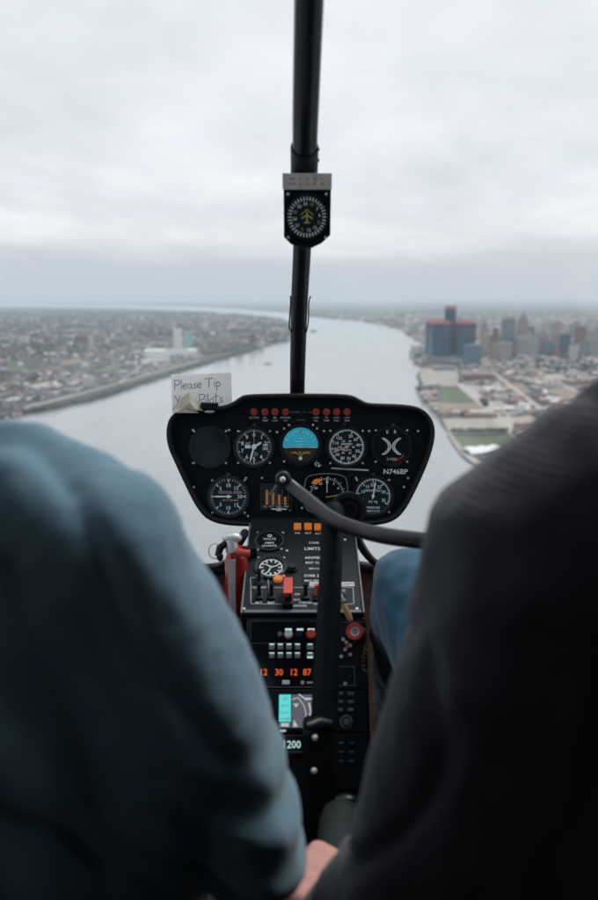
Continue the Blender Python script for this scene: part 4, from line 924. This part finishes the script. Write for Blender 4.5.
# right column of small knobs and buttons
col=unit('control_column',334,622,366,690,'black',.006)
x0,y0=rp(337,686); x1,y1=rp(354,667); b=RB_(); b.stroke([(x0,y0),(x1,y0),(x1,y1),(x0,y1),(x0,y0)],.0012,.0046); b.build('outline',M['ring'],col)
b=RB_()
for px,py in((346,643),(350,646),(345,650),(350,655),(341,657),(345,684),(343,640)): b=RB_(); b.disc(*rp(px,py),.0028,.004,.007,10); b.build('small_button',M['steel_dull'],col)
b=RB_(); b.disc(*rp(347,647),.003,.004,.008,12); b.build('red_button',M['redguard'],col)
kp=unit('keypad',334,691,366,732,'black',.006)
for py in(694,702,710):
    for px in(340,350.5):
        x,y=rp(px,py); b=RB_(); b.box((x,y,.0052),(.0092,.0046,.003)); b.build('key',M['ring'],kp,bevel=.0005)
x,y=rp(346,722); b=RB_(); b.ring(x,y,.007,.010,.004,.008,20); b.disc(x,y,.005,.004,.014,16); b.build('knob',M['ring'],kp,smooth=True,hard=30)
kq=unit('keypad',330,734,366,790,'black',.006)
for py in(743,752,761):
    for px in(341,351):
        x,y=rp(px,py); b=RB_(); b.box((x,y,.0050),(.0075,.0026,.002)); b.build('key',M['ring'],kq)
# red ignition knob with pale centre
x,y=rp(354,632.5); b=RB_(); b.ring(x,y,.0080,.0135,-.002,.014,32); kn=b.build('red_ring_knob',M['redguard'],console,smooth=True,hard=40)
b=RB_(); b.disc(x,y,.0086,.004,.0125,24); b.build('knob_centre',M['white'],kn,smooth=True,hard=30)
b=RB_(); b.ring(x,y,.0028,.0042,.0126,.0132,16); b.rect(x,y+.001,.0012,.005,.0133); b.build('knob_mark',M['ring'],kn)
# key with tan tag
b=MB(); pth=[P(343,588,1.07),P(341,597,1.06),P(343,604,1.05),P(348,614,1.045),P(351,621,1.04)]
for i in range(len(pth)-1): pass
b.tube(pth[2:],[.004,.0055,.0035],10); kk=b.build('key_strap',M['tan'],None,smooth=True); tag(kk,'tan leather key strap hanging above the red ringed knob of the console','key strap')
b=MB(); b.tube([P(344,591,1.072),P(340,597,1.06),P(344,603,1.052)],[.004,.006,.005],10); b.ell(P(341,595,1.065),(.008,.006,.009)); o=b.build('key_head',M['ring'],kk,smooth=True)
# cord down the right side
b=MB(); pth=[P(358,627,1.06),P(364,630,1.05),P(368,640,1.05),P(366,652,1.04),P(363,660,1.04),P(366,672,1.03)]
pp=[]
for i in range(len(pth)-1):
    for k in range(14):
        q=pth[i].lerp(pth[i+1],k/14); a=(i*14+k)*1.1; pp.append(q+X*.0035*math.cos(a)+U*.0035*math.sin(a)*.5+F*.0035*math.sin(a))
b.tube(pp,.0012,6); tag(b.build('coiled_cord',M['cord'],None,smooth=True),'thin tan coiled cord running down beside the console','cord')
# ------------------------------------------------------------------ cyclic stick with cross bar
stick=thing('cyclic_stick','black cyclic control post with a worn teetering cross bar in front of the console','control stick',P(325,735,.86))
top=P(333,512,1.00); bot=P(324,728,.86)
b=MB(); b.tube([bot,bot.lerp(top,.3),bot.lerp(top,.7),top,top+(top-bot).normalized()*.012],[.0185,.0175,.0168,.0180,.013],24); b.build('post',M['post'],stick,smooth=True,hard=50)
b=MB(); b.box(P(319,778,.88),(.044,.08,.145),Matrix.Rotation(-.35,3,'X')); hb=b.build('pivot_housing',M['post'],stick,bevel=.008)
b=MB(); 
for q in((315,738,.80),(314,771,.80)): b.ell(P(*q),(.0035,.0035,.0035))
b.build('bolt',M['steel_dull'],hb,smooth=True)
b=MB(); b.tube([P(306,727,.83),P(318,723,.845),P(331,724,.85)],[.005,.008,.005],12); b.build('boot_clamp',M['bar'],stick,smooth=True)
bp_=[(283,480,1.05),(290,484,1.04),(298,491,1.03),(310,501,1.01),(324,513,.985),(340,523,.96),(360,530,.94),(385,536,.91),(415,540,.885),(450,543,.86),(500,546,.80),(525,552,.775)]
def cat(pts,k=5):
    out=[]; n=len(pts)
    for i in range(n-1):
        p0=pts[max(i-1,0)];p1=pts[i];p2=pts[i+1];p3=pts[min(i+2,n-1)]
        for j in range(k):
            t=j/k; out.append(.5*((2*p1)+(p2-p0)*t+(2*p0-5*p1+4*p2-p3)*t*t+(3*p1-p0-3*p2+p3)*t**3))
    return out+[pts[-1]]
path=cat([P(*q) for q in bp_]); n=len(path)
b=MB(); b.tube(path,[.0088+.0030*min(1,i/(n*.4)) for i in range(n)],20); cb=b.build('cross_bar',M['bar'],stick,smooth=True,hard=60)
b=MB(); c=P(283,479,1.045); b.tube([c-F*-.016,c+F*-.014],[.0135,.0135],28); b.ell(c-F*.012,(.0135,.006,.0135)); b.build('end_cap',M['bar'],stick,smooth=True,hard=50)
b=MB(); b.ell(c-F*.020,(.0048,.004,.0048)); b.build('end_highlight',M['steel'],stick,smooth=True)  # pale bead modelled in place of the highlight on the cap centre
b=MB(); b.tube([P(281,482,1.05),P(276,487,1.06),P(270,495,1.07)],[.0035,.0028,.002],8); b.build('cable',M['ring'],stick,smooth=True)
# round pivot hub behind bar
hc=P(349,510,1.02); mh=frame(hc,X,U)
b=MB(); b.ring(0,0,.020,.0275,-.004,.006,40); b.ring(0,0,.010,.0135,-.004,.005,40); b.disc(0,0,.028,-.02,-.002,40); b.v=[mh@v for v in b.v]; b.build('pivot_hub',M['bar'],stick,smooth=True,hard=35)
b=MB(); b.tube([P(525,552,.775),P(530,580,.77),P(528,615,.765)],[.016,.017,.015],16); b.build('hand_grip',M['rubber'],stick,smooth=True)
# ------------------------------------------------------------------ fire extinguisher
ex=thing('fire_extinguisher','small red fire extinguisher with a steel valve clamped left of the console','fire extinguisher',P(233,620,1.15))
b=MB(); ax=P(236,553,1.15); bx=ax-Vector((0,0,.115)); b.tube([ax+Vector((0,0,.012)),ax,ax-Vector((0,0,.012)),bx,bx-Vector((0,0,.01))],[.010,.016,.0200,.0200,.014],28); b.build('bottle',M['redpaint'],ex,smooth=True,hard=60)
b=MB(); b.tube([P(232,552,1.13),P(231,540,1.13),P(230,535,1.13)],[.011,.012,.008],14); b.ell(P(232,538,1.128),(.018,.010,.0095)); b.build('valve',M['steel'],ex,smooth=True)
b=MB(); b.tube([P(238,552,1.125),P(243,553,1.12),P(250,553.5,1.12)],[.007,.0065,.0065],12); b.build('red_lever',M['redguard'],ex,smooth=True)
b=MB(); cc=P(215,551,1.12); pts=[cc+X*.011*math.cos(a)+U*.013*math.sin(a) for a in [2*PI*i/20 for i in range(21)]]; b.tube(pts,.0012,6); b.build('pull_ring',M['steel'],ex,smooth=True)
b=MB(); b.tube([P(218,556,1.12),P(220,548,1.12),P(226,543,1.125)],[.006,.007,.006],10); b.ell(P(220,557,1.118),(.006,.006,.008)); b.build('pressure_dial',M['black'],ex,smooth=True)
m=Matrix.Rotation(0,3,'Z'); b=MB(); b.box(ax+Vector((-.006,-.0205,-.058)),(.013,.004,.108)); b.build('clamp_band',M['steel'],ex,bevel=.001)
b=MB(); b.box(ax+Vector((.010,.03,-.08)),(.05,.012,.16)); b.build('bracket',M['black'],ex,bevel=.002)
# ------------------------------------------------------------------ compass on the strut
_c=P(307,211,.97); MK=frame(_c,X,_c.cross(X)*-1 if False else X.cross(_c)); SK=.97/FPX
comp=thing('compass','square black magnetic compass with a metal placard hanging on the windscreen strut','compass',MK)
def kx(px,py): return (px-307)*SK,(211-py)*SK
ol=[kx(283.5,177),kx(283.5,236),kx(291,243),kx(303,246.5),kx(312,246.5),kx(322,242),kx(331,234),kx(331,177)]
b=MB(); b.prism(ol[::-1],-.006,-.045,taper=.9); b.build('case',M['black'],comp,local=True,bevel=.0015)
b=MB(); b.prism([(p[0]*.985,p[1]*.985) for p in ol],-.006,0); b.build('face_plate',M['panel'],comp,local=True,bevel=.001)
b=MB(); x,y=kx(307,183.5); b.box((x,y,.0015),(48.5*SK,15*SK,.003)); pc=b.build('placard',M['steel_dull'],comp,local=True,bevel=.0006)
b=MB()
for i,s in enumerate(('FOR','N','30','60','E')): b.text(s,x-.022+i*.011,y+.0035,.0045,.0032)
for i,s in enumerate(('STEER','2','31','59','88')): b.text(s,x-.022+i*.011,y-.003,.0045,.0032)
b.build('placard_lettering',M['ring'],pc,local=True)
cx,cy=kx(307,216.5); rr_=20*SK
b=MB(); b.ring(cx,cy,rr_*1.0,rr_*1.12,0,.003,56); b.build('bezel',M['bezel'],comp,local=True,smooth=True,hard=35)
b=MB(); b.disc(cx,cy,rr_,.0002,.0008,48); dl=b.build('compass_card',M['dial'],comp,local=True)
b=MB()
for i in range(72): b.tick(cx,cy,2*PI*i/36,rr_*.78,rr_*.97,rr_*.06,.0012) if i<36 else None
b.build('degree_marks',M['ink'],dl,local=True)
b=MB()
for i,s in enumerate(('33','N','3','6','E','12','15','S','21','24','W','30')):
    if i%3!=1: b.text(s,cx+rr_*.63*math.sin(R(i*30-8)),cy+rr_*.63*math.cos(R(i*30-8)),rr_*.22,.0012)
b.build('numerals',M['ink'],dl,local=True)
b=MB()
for i in range(12):
    if i%3==1: b.text(('N','E','S','W')[i//3],cx+rr_*.63*math.sin(R(i*30-8)),cy+rr_*.63*math.cos(R(i*30-8)),rr_*.22,.0012)
b.rect(cx,cy-.001,rr_*.08,rr_*.55,.0014); 
for s in(-1,1): b.stroke([(cx,cy+rr_*.10),(cx+s*rr_*.26,cy-rr_*.06)],rr_*.07,.0015); b.stroke([(cx,cy-rr_*.22),(cx+s*rr_*.13,cy-rr_*.28)],rr_*.06,.0015); b.stroke([(cx+s*rr_*.30,cy+rr_*.10),(cx,cy+rr_*.36)],rr_*.04,.0015)
b.build('aircraft_symbol',M['ygreen'],dl,local=True)
b=MB()
for q in((288,195),(326,195),(288,236),(326,236)): b=MB(); screw(b,*kx(*q),.0022); b.build('screw',M['steel_dull'],comp,local=True)
# ------------------------------------------------------------------ helicopter cabin, posts and windows
heli=thing('helicopter','helicopter cabin with dark strut, roof, floor, doors and bubble windscreen around the crew','helicopter',(0,.5,-1.0))
sp=[(297.3,396,1.31),(298.2,345,1.24),(299.5,300,1.17),(302,250,1.10),(303.3,205,1.03),(304,172,.98),(305.2,130,.91)]
SPW=[P(*q) for q in sp]+[P(306,100,.87),P(309,0,.78),P(310.5,-60,.73)]
low=[Vector((-.003,1.40,-.36)),Vector((-.003,1.435,-.50)),Vector((-.003,1.44,-.60))]
path=cat(list(reversed(low))+SPW[:7],4); b=MB(); n_=len(path); b.tube(path,[.0143+.0018*i/n_ for i in range(n_)],20); post=b.build('windscreen_strut',M['tube'],heli,smooth=True,hard=60)
path=cat([P(304.8,160,.955)]+SPW[6:]+[Vector((.012,.74,.44)),Vector((.010,.58,.485)),Vector((.01,.42,.50))],5); b=MB(); b.tube(path,.0181,20); b.build('strut_sleeve',M['tube'],post,smooth=True,hard=60)
b=MB(); b.tube([P(304.2,173,.98),P(304.6,147,.935)],[.0205,.0205],20); b.build('strut_clamp',M['black'],post,smooth=True,hard=40)
for q in((315.5,149,.935),(315.5,160,.955)):
    b=MB(); c=P(*q); b.tube([c-X*.008,c+X*.0025],.0022,8); b.ell(c+X*.0028,.0032); b.build('clamp_bolt',M['black'],post,smooth=True)
for s,x0 in((-1,290.5),(1,309)):
    b=MB(); b.tube(cat([P(x0-(0 if s<0 else -1.5),296,1.15),P(x0-s*.2,303,1.16),P(x0-.8+(s>0)*.3,318,1.18),P(x0-1.2-(s>0)*.5,328,1.20),P(x0+(2 if s<0 else -3.5),333,1.215)],4),.0013,6); b.build('wire_hook',M['black'],post,smooth=True)
PF=[(.42,.525),(.65,.508),(.80,.455),(.91,.368),(.985,.278),(1.08,.202),(1.18,.098),(1.228,.014),(1.28,-.073),(1.335,-.17),(1.43,-.34),(1.465,-.48),(1.47,-.62)]
PFs=cat([Vector((0,a,b_)) for a,b_ in PF],3)
def screen(sgn):
    n=14; vs=[]
    for v in PFs:
        for j in range(n+1):
            a=R(84)*j/n; x_=sgn*(.004+.66*math.sin(a)); yy=v.y-(v.y-.22)*.78*(1-math.cos(a)); zz=v.z-(.10 if v.z>.2 else .03)*(1-math.cos(a)); vs.append((x_,yy,zz))
    m=n+1; f=[(i*m+j,(i+1)*m+j,(i+1)*m+j+1,i*m+j+1) for i in range(len(PFs)-1) for j in range(n)]
    b=MB(); b.add(vs,f); o=b.build('windscreen_pane',M['glass'],heli,smooth=True,hard=0); return vs,m
vsL,m_=screen(-1); vsR,_=screen(1)
# lower windscreen frame and roof edge frame
for vs in(vsL,vsR):
    rim=vs[-m_:]; b=MB(); b.tube([Vector(v)+Vector((0,-.012,0)) for v in rim],.013,10); b.build('lower_window_frame',M['trim'],heli,smooth=True)
    rim=vs[:m_]; b=MB(); b.tube([Vector(v) for v in rim],.016,10); b.build('upper_window_frame',M['trim'],heli,smooth=True)
    sd_=[Vector(vs[i*m_+m_-1]) for i in range(len(PFs))]; b=MB(); b.tube(sd_,.022,10); b.build('door_post',M['trim'],heli,smooth=True)
# diagonal braces from console to the lower frame
for pts in([(355,533,1.25),(363,549,1.32),(373,561,1.42),(383,566,1.47),(402,568,1.47),(435,568,1.44)],[(245,533,1.25),(238,545,1.32),(229,560,1.42),(218,566,1.47),(195,568,1.47)]):
    b=MB(); b.tube(cat([P(*q) for q in pts]),.0085,10); b.build('frame_brace',M['trim'],heli,smooth=True)
# nose tub lining
b=MB(); vs=[]; rows=[(1.0,-.0),(.93,-.12),(.80,-.30),(.55,-.36)]
for vv in(vsL,vsR): pass
rimR=[Vector(v) for v in vsL[-m_:]][::-1]+[Vector(v) for v in vsR[-m_:]][1:]
k=len(rimR)
for s,dz in rows:
    for v in rimR: vs.append((v.x*(.6+.4*s),v.y*s,v.z+dz+.002))
b.add(vs,[(i*k+j,i*k+j+1,(i+1)*k+j+1,(i+1)*k+j) for i in range(3) for j in range(k-1)]); b.build('nose_lining',M['carpet'],heli,smooth=True)
b=MB(); b.box((0,.05,-1.0),(1.36,2.3,.03)); b.build('floor',M['carpet'],heli)
b=MB(); b.box((0,-.40,.54),(1.36,1.66,.03)); b.build('roof',M['lining'],heli)
b=MB(); b.box((0,-1.22,-.23),(1.36,.03,1.55)); b.build('rear_bulkhead',M['lining'],heli)
for s in(-1,1):
    b=MB(); x=s*.69
    b.box((x,-.33,-.60),(.03,1.80,.80)); b.box((x,-.35,.47),(.03,1.7,.12)); b.box((x,-.55,.1),(.03,1.35,.62))  # last box is added: fills the unseen rear window to block light from behind
    dr=b.build('door',M['lining'],heli,bevel=.004)
    b=MB(); b.add([(x,.125,-.2),(x,.57,-.2),(x,.57,.41),(x,.125,.41)],[(0,1,2,3)]); b.build('door_window',M['glass'],dr)
b=MB(); b.box((0,.33,-.83),(.22,.66,.30)); b.build('centre_tunnel',M['lining'],heli,bevel=.01)
b=MB(); b.box((.004,1.12,-.87),(.16,.22,.28)); b.build('pedestal',M['black'],heli,bevel=.01)
# ------------------------------------------------------------------ seats, collective
def seat(cx,label):
    t=thing('front_seat',label,'seat',(cx,.5,-.98),'front seats')
    b=MB(); b.box((cx,.60,-.84),(.46,.52,.28)); b.build('seat_base',M['lining'],t,bevel=.01)
    b=MB(); b.box((cx,.60,-.735),(.45,.50,.08)); b.build('seat_cushion',M['seat'],t,bevel=.03)
    b=MB(); b.box((cx,.325,-.62),(.44,.07,.34),Matrix.Rotation(.08,3,'X')); b.build('seat_back',M['seat'],t,bevel=.03)
seat(-.36,'black front seat under the passenger in the blue shirt'); seat(.36,'black front seat under the pilot in the charcoal sweater')
coll=thing('collective_lever','dark lever with a ribbed round grip between the front seats','control lever',(.0,.40,-.70))
b=MB(); gA=Vector((.018,.50,-.672)); gB=P(345,812,.83); dv=(gB-gA).normalized(); b.tube([gA-dv*.12,gA,gA.lerp(gB,.35)],[.012,.012,.013],14); b.build('tube',M['black'],coll,smooth=True)
b=MB(); b.tube([gA.lerp(gB,.15),gA.lerp(gB,.2),gB-dv*.02,gB-dv*.006,gB],[.018,.022,.030,.028,.020],28); b.build('twist_grip',M['rubber'],coll,smooth=True,hard=60)
b=MB(); b.ell(gB+U*.022-F*.01,(.014,.008,.005)); b.build('top_switch',M['bezel'],coll,smooth=True)
# ================================================================== PEOPLE
DG=None
def remesh(mb,name,mat_,parent,voxel,smooth=4,fold=None,inv=True):
    """join overlapping closed forms into one continuous skin, then shape cloth folds into it"""
    me=bpy.data.meshes.new('tmp'); me.from_pydata([tuple(v) for v in mb.v],[],mb.f); me.update()
    o=bpy.data.objects.new('tmp',me); COL.objects.link(o)
    r=o.modifiers.new('r','REMESH'); r.mode='VOXEL'; r.voxel_size=voxel
    if smooth: s=o.modifiers.new('s','SMOOTH'); s.factor=.6; s.iterations=smooth
    dg=bpy.context.evaluated_depsgraph_get(); dg.update(); ev=o.evaluated_get(dg); out=bpy.data.meshes.new_from_object(ev)
    bpy.data.objects.remove(o); bpy.data.meshes.remove(me)
    I=W[parent.name].inverted() if parent is not None else Matrix.Identity(4)
    if fold:
        ns=[v.normal.copy() for v in out.vertices]
        for v,n in zip(out.vertices,ns): v.co=v.co+n*fold(v.co.copy(),n)
    out.transform(I); out.materials.clear(); out.materials.append(mat_); out.polygons.foreach_set('use_smooth',[True]*len(out.polygons)); out.update()
    out.name=name; ob=bpy.data.objects.new(name,out); COL.objects.link(ob); ob.parent=parent; W[ob.name]=W[parent.name].copy(); return ob
def V(*a): return Vector(a)
def limb(b,pts,rads,sc=(1,1),up=None):
    for i in range(len(pts)-1): b.rcone(pts[i],rads[i],pts[i+1],rads[i+1],sc,up)
def hand(b,wrist,palm_c,d,side,n,curl,th=1.0):
    """d=finger direction, side=towards the thumb, n=back of the hand"""
    d=d.normalized(); n=(n-d*n.dot(d)).normalized(); sd=n.cross(d)*(1 if n.cross(d).dot(side)>0 else -1)
    b.rcone(wrist,.027,palm_c-d*.03,.028,(1,.8))
    for k in(-1.5,-.5,.5,1.5):
        b.rcone(palm_c-d*.04+sd*k*.013,.0185,palm_c+d*.035+sd*k*.0190,.0140)
    for i,k in enumerate((1.5,.5,-.5,-1.5)):
        ln=(.043,.048,.045,.034)[i]; p=palm_c+d*(.040-.003*abs(k-.5))+sd*k*.0205; ang=0.0
        for s,(l,r0,r1) in enumerate(((ln,.0100,.0092),(ln*.62,.0092,.0084),(ln*.5,.0084,.0072))):
            ang+=curl*(.8,1.0,.7)[s]*(1+.06*i); q=p+(d*math.cos(ang)-n*math.sin(ang))*l; b.rcone(p,r0,q,r1); p=q
    p=palm_c-d*.025+sd*.030; q=p+(d*.55+sd*.75-n*.35).normalized()*.040; r=q+(d*.9+sd*.1-n*.7*curl).normalized()*.032; s=r+(d*.9-sd*.25-n*.8*curl).normalized()*.024
    b.rcone(p,.015,q,.0125); b.rcone(q,.0122,r,.0108); b.rcone(r,.0105,s,.0088)
def person(name,label,j,voxel,shirtmat,trmat,shfold,sleeve_end,hairlen,sh_r=None,root=None):
    t=thing(name,label,'person',j['pelvis']+V(0,0,-.10))
    b=MB(); pe,ch,nb,hd=j['pelvis'],j['chest'],j['neck'],j['head']
    b.ell(pe,(.165,.115,.12)); b.rcone(pe,.11,ch,.115,(1.35,.9),(0,1,0)); b.ell(ch+V(0,0,.02),(.165,.11,.16)); b.rcone(nb-V(0,0,.05),.062,nb+V(0,0,.02),.058); b.rcone(nb,.056,hd-V(0,0,.05),.055)
    fwd=V(0,1,0)
    b.ell(hd+V(0,-.012,.03),(.076,.094,.088),n=24,k=16); b.ell(hd+V(0,.022,-.045),(.056,.066,.062),n=20,k=12); b.ell(hd+V(0,.072,-.088),(.024,.020,.020)); b.rcone(hd+V(0,.084,.012),.010,hd+V(0,.106,-.022),.0145); b.ell(hd+V(0,.088,-.052),(.024,.012,.008))
    for s in(-1,1):
        b.ell(hd+V(s*.078,-.005,-.005),(.010,.018,.030)); b.ell(hd+V(s*.034,.074,.022),(.022,.012,.009))
        a='L' if s<0 else 'R'; S_,E,Wr=j['sh'+a],j['el'+a],j['wr'+a]
        b.rcone(nb-V(0,0,.055),.038,S_-V(0,0,.012),.044); limb(b,[S_,S_.lerp(E,.45),E],[.052,.047,.037]); limb(b,[E,E.lerp(Wr,.3),Wr],[.037,.040,.026])
        h=j['hand'+a]; hand(b,Wr,h['c'],h['d'],h['s'],h['n'],h['curl'])
        Hp,K,A=j['hip'+a],j['kn'+a],j['an'+a]
        limb(b,[Hp,K],[.082,.056]); limb(b,[K,K.lerp(A,.35),A],[.056,.056,.036]); b.rcone(A+V(0,-.02,-.03),.036,A+V(s*.02,.16,-.055),.030)
    body=remesh(b,'body',M['skin'],t,voxel,5)
    # hair, eyes
    b=MB(); b.ell(hd+V(0,-.022,.045),(.083,.097,.086),n=24,k=16); b.ell(hd+V(0,-.055,.0),(.072,.058,.075)); hr=remesh(b,'hair',M['hair'],t,.006,2,lambda c,n:.004*noise.noise(c*60))
    # cut the fringe: the hair stays behind the face because its ellipsoid is set back
    for s in(-1,1):
        b=MB(); b.ell(hd+V(s*.033,.079,.020),(.0125,.0115,.0115)); e=b.build('eye',M['eye'],t,smooth=True)
        b=MB(); b.ell(hd+V(s*.033,.088,.020),(.0058,.0040,.0058)); b.build('iris',M['iris'],e,smooth=True)
    # upper garment
    b=MB(); R0=sh_r or .07
    b.rcone(pe+V(0,0,.02),.135,ch,.140,(1.32,.92),(0,1,0)); b.ell(ch+V(0,0,.03),(.198,.138,.19)); b.ell(ch+V(0,-.035,.09),(.17,.10,.13))
    b.rcone(nb-V(0,0,.055),.082,nb-V(0,0,.015),.074)
    for s in(-1,1):   # loose cloth hanging between the body and the upper arm
        a='L' if s<0 else 'R'; S_,E=j['sh'+a],j['el'+a]; inn=V(-s*.055,-.005,0)
        b.rcone(S_+inn+V(0,0,-.05),.078,E.lerp(S_,.25)+inn*1.4,.075); b.rcone(ch+V(s*.09,0,-.02),.12,pe+V(s*.10,.0,.03),.115)
        if sh_r<.07: b.rcone(E.lerp(S_,.3)+inn*1.2,.07,pe+V(s*.19,-.02,.02),.085)
    for s in(-1,1):
        a='L' if s<0 else 'R'; S_,E,Wr=j['sh'+a],j['el'+a],j['wr'+a]
        b.rcone(nb-V(0,0,.045),.078,S_,R0*.98); b.rcone(ch+V(s*.10,0,.06),.10,S_,R0)
        b.rcone(S_,R0,S_.lerp(E,.5),R0*.93); b.rcone(S_.lerp(E,.5),R0*.93,E,R0*.84)
        q=E.lerp(Wr,min(.97,sleeve_end)); b.rcone(E,R0*.84,q,R0*.60 if sleeve_end>.6 else R0*.78)
        if sleeve_end>.6: b.rcone(E.lerp(Wr,sleeve_end-.06),.040,E.lerp(Wr,sleeve_end+.02),.038)
    g=remesh(b,'shirt' if 'shirt' in label else 'sweater',shirtmat,t,.007,7,shfold)
    b=MB(); b.ell(nb+V(0,0,-.005),.001)
    # collar
    b=MB(); m_=24; vs=[]
    for (rr,zz_) in((.080,-.03),(.078,.012),(.072,.030),(.068,.012),(.066,-.03)):
        for i in range(m_): a=2*PI*i/m_; vs.append(nb+V(rr*math.cos(a),rr*math.sin(a)*.95,zz_-.02*math.sin(a)))
    b.add(vs,[(i*m_+k,i*m_+(k+1)%m_,(i+1)*m_+(k+1)%m_,(i+1)*m_+k) for i in range(4) for k in range(m_)]); b.build('collar',shirtmat,t,smooth=True)
    # trousers
    b=MB(); b.ell(pe,(.185,.135,.12))
    for s in(-1,1):
        a='L' if s<0 else 'R'; Hp,K,A=j['hip'+a],j['kn'+a],j['an'+a]
        b.rcone(pe+V(s*.04,0,-.01),.12,Hp,.098); limb(b,[Hp,Hp.lerp(K,.6),K],[.100,.086,.070]); limb(b,[K,K.lerp(A,.4),A+V(0,0,.03)],[.070,.066,.054])
    remesh(b,'trousers',trmat,t,.008,5,lambda c,n:.009*noise.noise(V(c.x*20,c.y*11,c.z*16))+.004*noise.noise(V(c.x*50,c.y*30,c.z*44)))
    for s in(-1,1):
        a='L' if s<0 else 'R'; A=j['an'+a]; b=MB(); b.rcone(A+V(0,-.03,-.045),.042,A+V(s*.02,.17,-.06),.036); b.rcone(A+V(0,0,-.03),.045,A+V(0,0,.02),.043); remesh(b,'shoe',M['rubber'],t,.008,3)
    return t
def ridge(x): return 1-abs(x)*2
def foldL(c,n):
    # long soft folds falling from the shoulder and gathering at the elbow
    q=V(c.x*17+c.z*5,c.y*9,c.z*3.2+c.x*6)
    a=.015*noise.noise(q)+.009*noise.noise(V(c.x*30+c.z*12,c.y*18,c.z*8)+V(5,2,1))
    el=max(0,1-((c-V(-.052,.495,-.475)).length/.16)); a+=.010*el*math.sin((c.z*1.0+c.x*.7)*150+3*noise.noise(c*8))*.5
    cr=noise.noise(V(c.x*11+c.z*7,c.y*7,c.z*4.5)+V(9,1,4)); a-=.007*max(0,.22-abs(cr))/.22
    return a+.0015*noise.noise(c*70)
def foldR(c,n):
    q=V(c.x*12-c.z*4,c.y*8,c.z*6+c.x*3)
    cr=noise.noise(V(c.x*9-c.z*6,c.y*7,c.z*5)+V(2,8,4))
    return -.007*max(0,.14-abs(cr))/.14+.008*noise.noise(q)+.004*noise.noise(V(c.x*26,c.y*16,c.z*22)+V(3,7,1))+.0012*noise.noise(c*60)
L0=dict(pelvis=V(-.36,.52,-.60),chest=V(-.35,.50,-.32),neck=V(-.345,.505,-.072),head=V(-.345,.535,.085),
 shR=V(-.156,.49,-.194),elR=V(-.052,.495,-.475),wrR=V(-.20,.68,-.53),shL=V(-.52,.50,-.175),elL=V(-.60,.54,-.43),wrL=V(-.47,.72,-.50),
 handR=dict(c=V(-.245,.755,-.545),d=V(-.5,.85,-.15),s=V(-1,0,0),n=V(0,.1,1),curl=.5),handL=dict(c=V(-.43,.795,-.52),d=V(.4,.9,-.15),s=V(1,0,0),n=V(0,.1,1),curl=.5),
 hipR=V(-.27,.55,-.62),knR=V(-.22,.95,-.56),anR=V(-.20,1.16,-.88),hipL=V(-.45,.55,-.62),knL=V(-.50,.95,-.56),anL=V(-.50,1.16,-.88))
person('person','person seated on the left in a blue grey shirt, seen from behind the shoulder',L0,.0055,M['shirt'],M['jeans2'],foldL,.35,.03,sh_r=.066)
R0_=dict(pelvis=V(.36,.50,-.60),chest=V(.37,.46,-.29),neck=V(.355,.46,-.002),head=V(.365,.485,.155),
 shL=V(.176,.455,-.192),elL=V(.100,.41,-.45),wrL=V(.047,.505,-.592),shR=V(.54,.46,-.15),elR=V(.60,.56,-.40),wrR=V(.36,.76,-.38),
 handL=dict(c=V(.033,.582,-.628),d=V(-.78,.58,-.10),s=V(.5,.9,0),n=V(-.1,-.1,1),curl=1.0),handR=dict(c=V(.30,.775,-.37),d=V(-.9,.3,-.1),s=V(0,.4,1),n=V(-.1,-.9,.2),curl=1.15),
 hipL=V(.27,.52,-.62),knL=V(.183,.945,-.445),anL=V(.205,1.14,-.86),hipR=V(.45,.52,-.62),knR=V(.50,.94,-.50),anR=V(.47,1.14,-.86))
person('person','person at the controls on the right in a dark ribbed sweater and blue jeans',R0_,.0045,M['knit'],M['jeans'],foldR,1.0,.03,sh_r=.084)
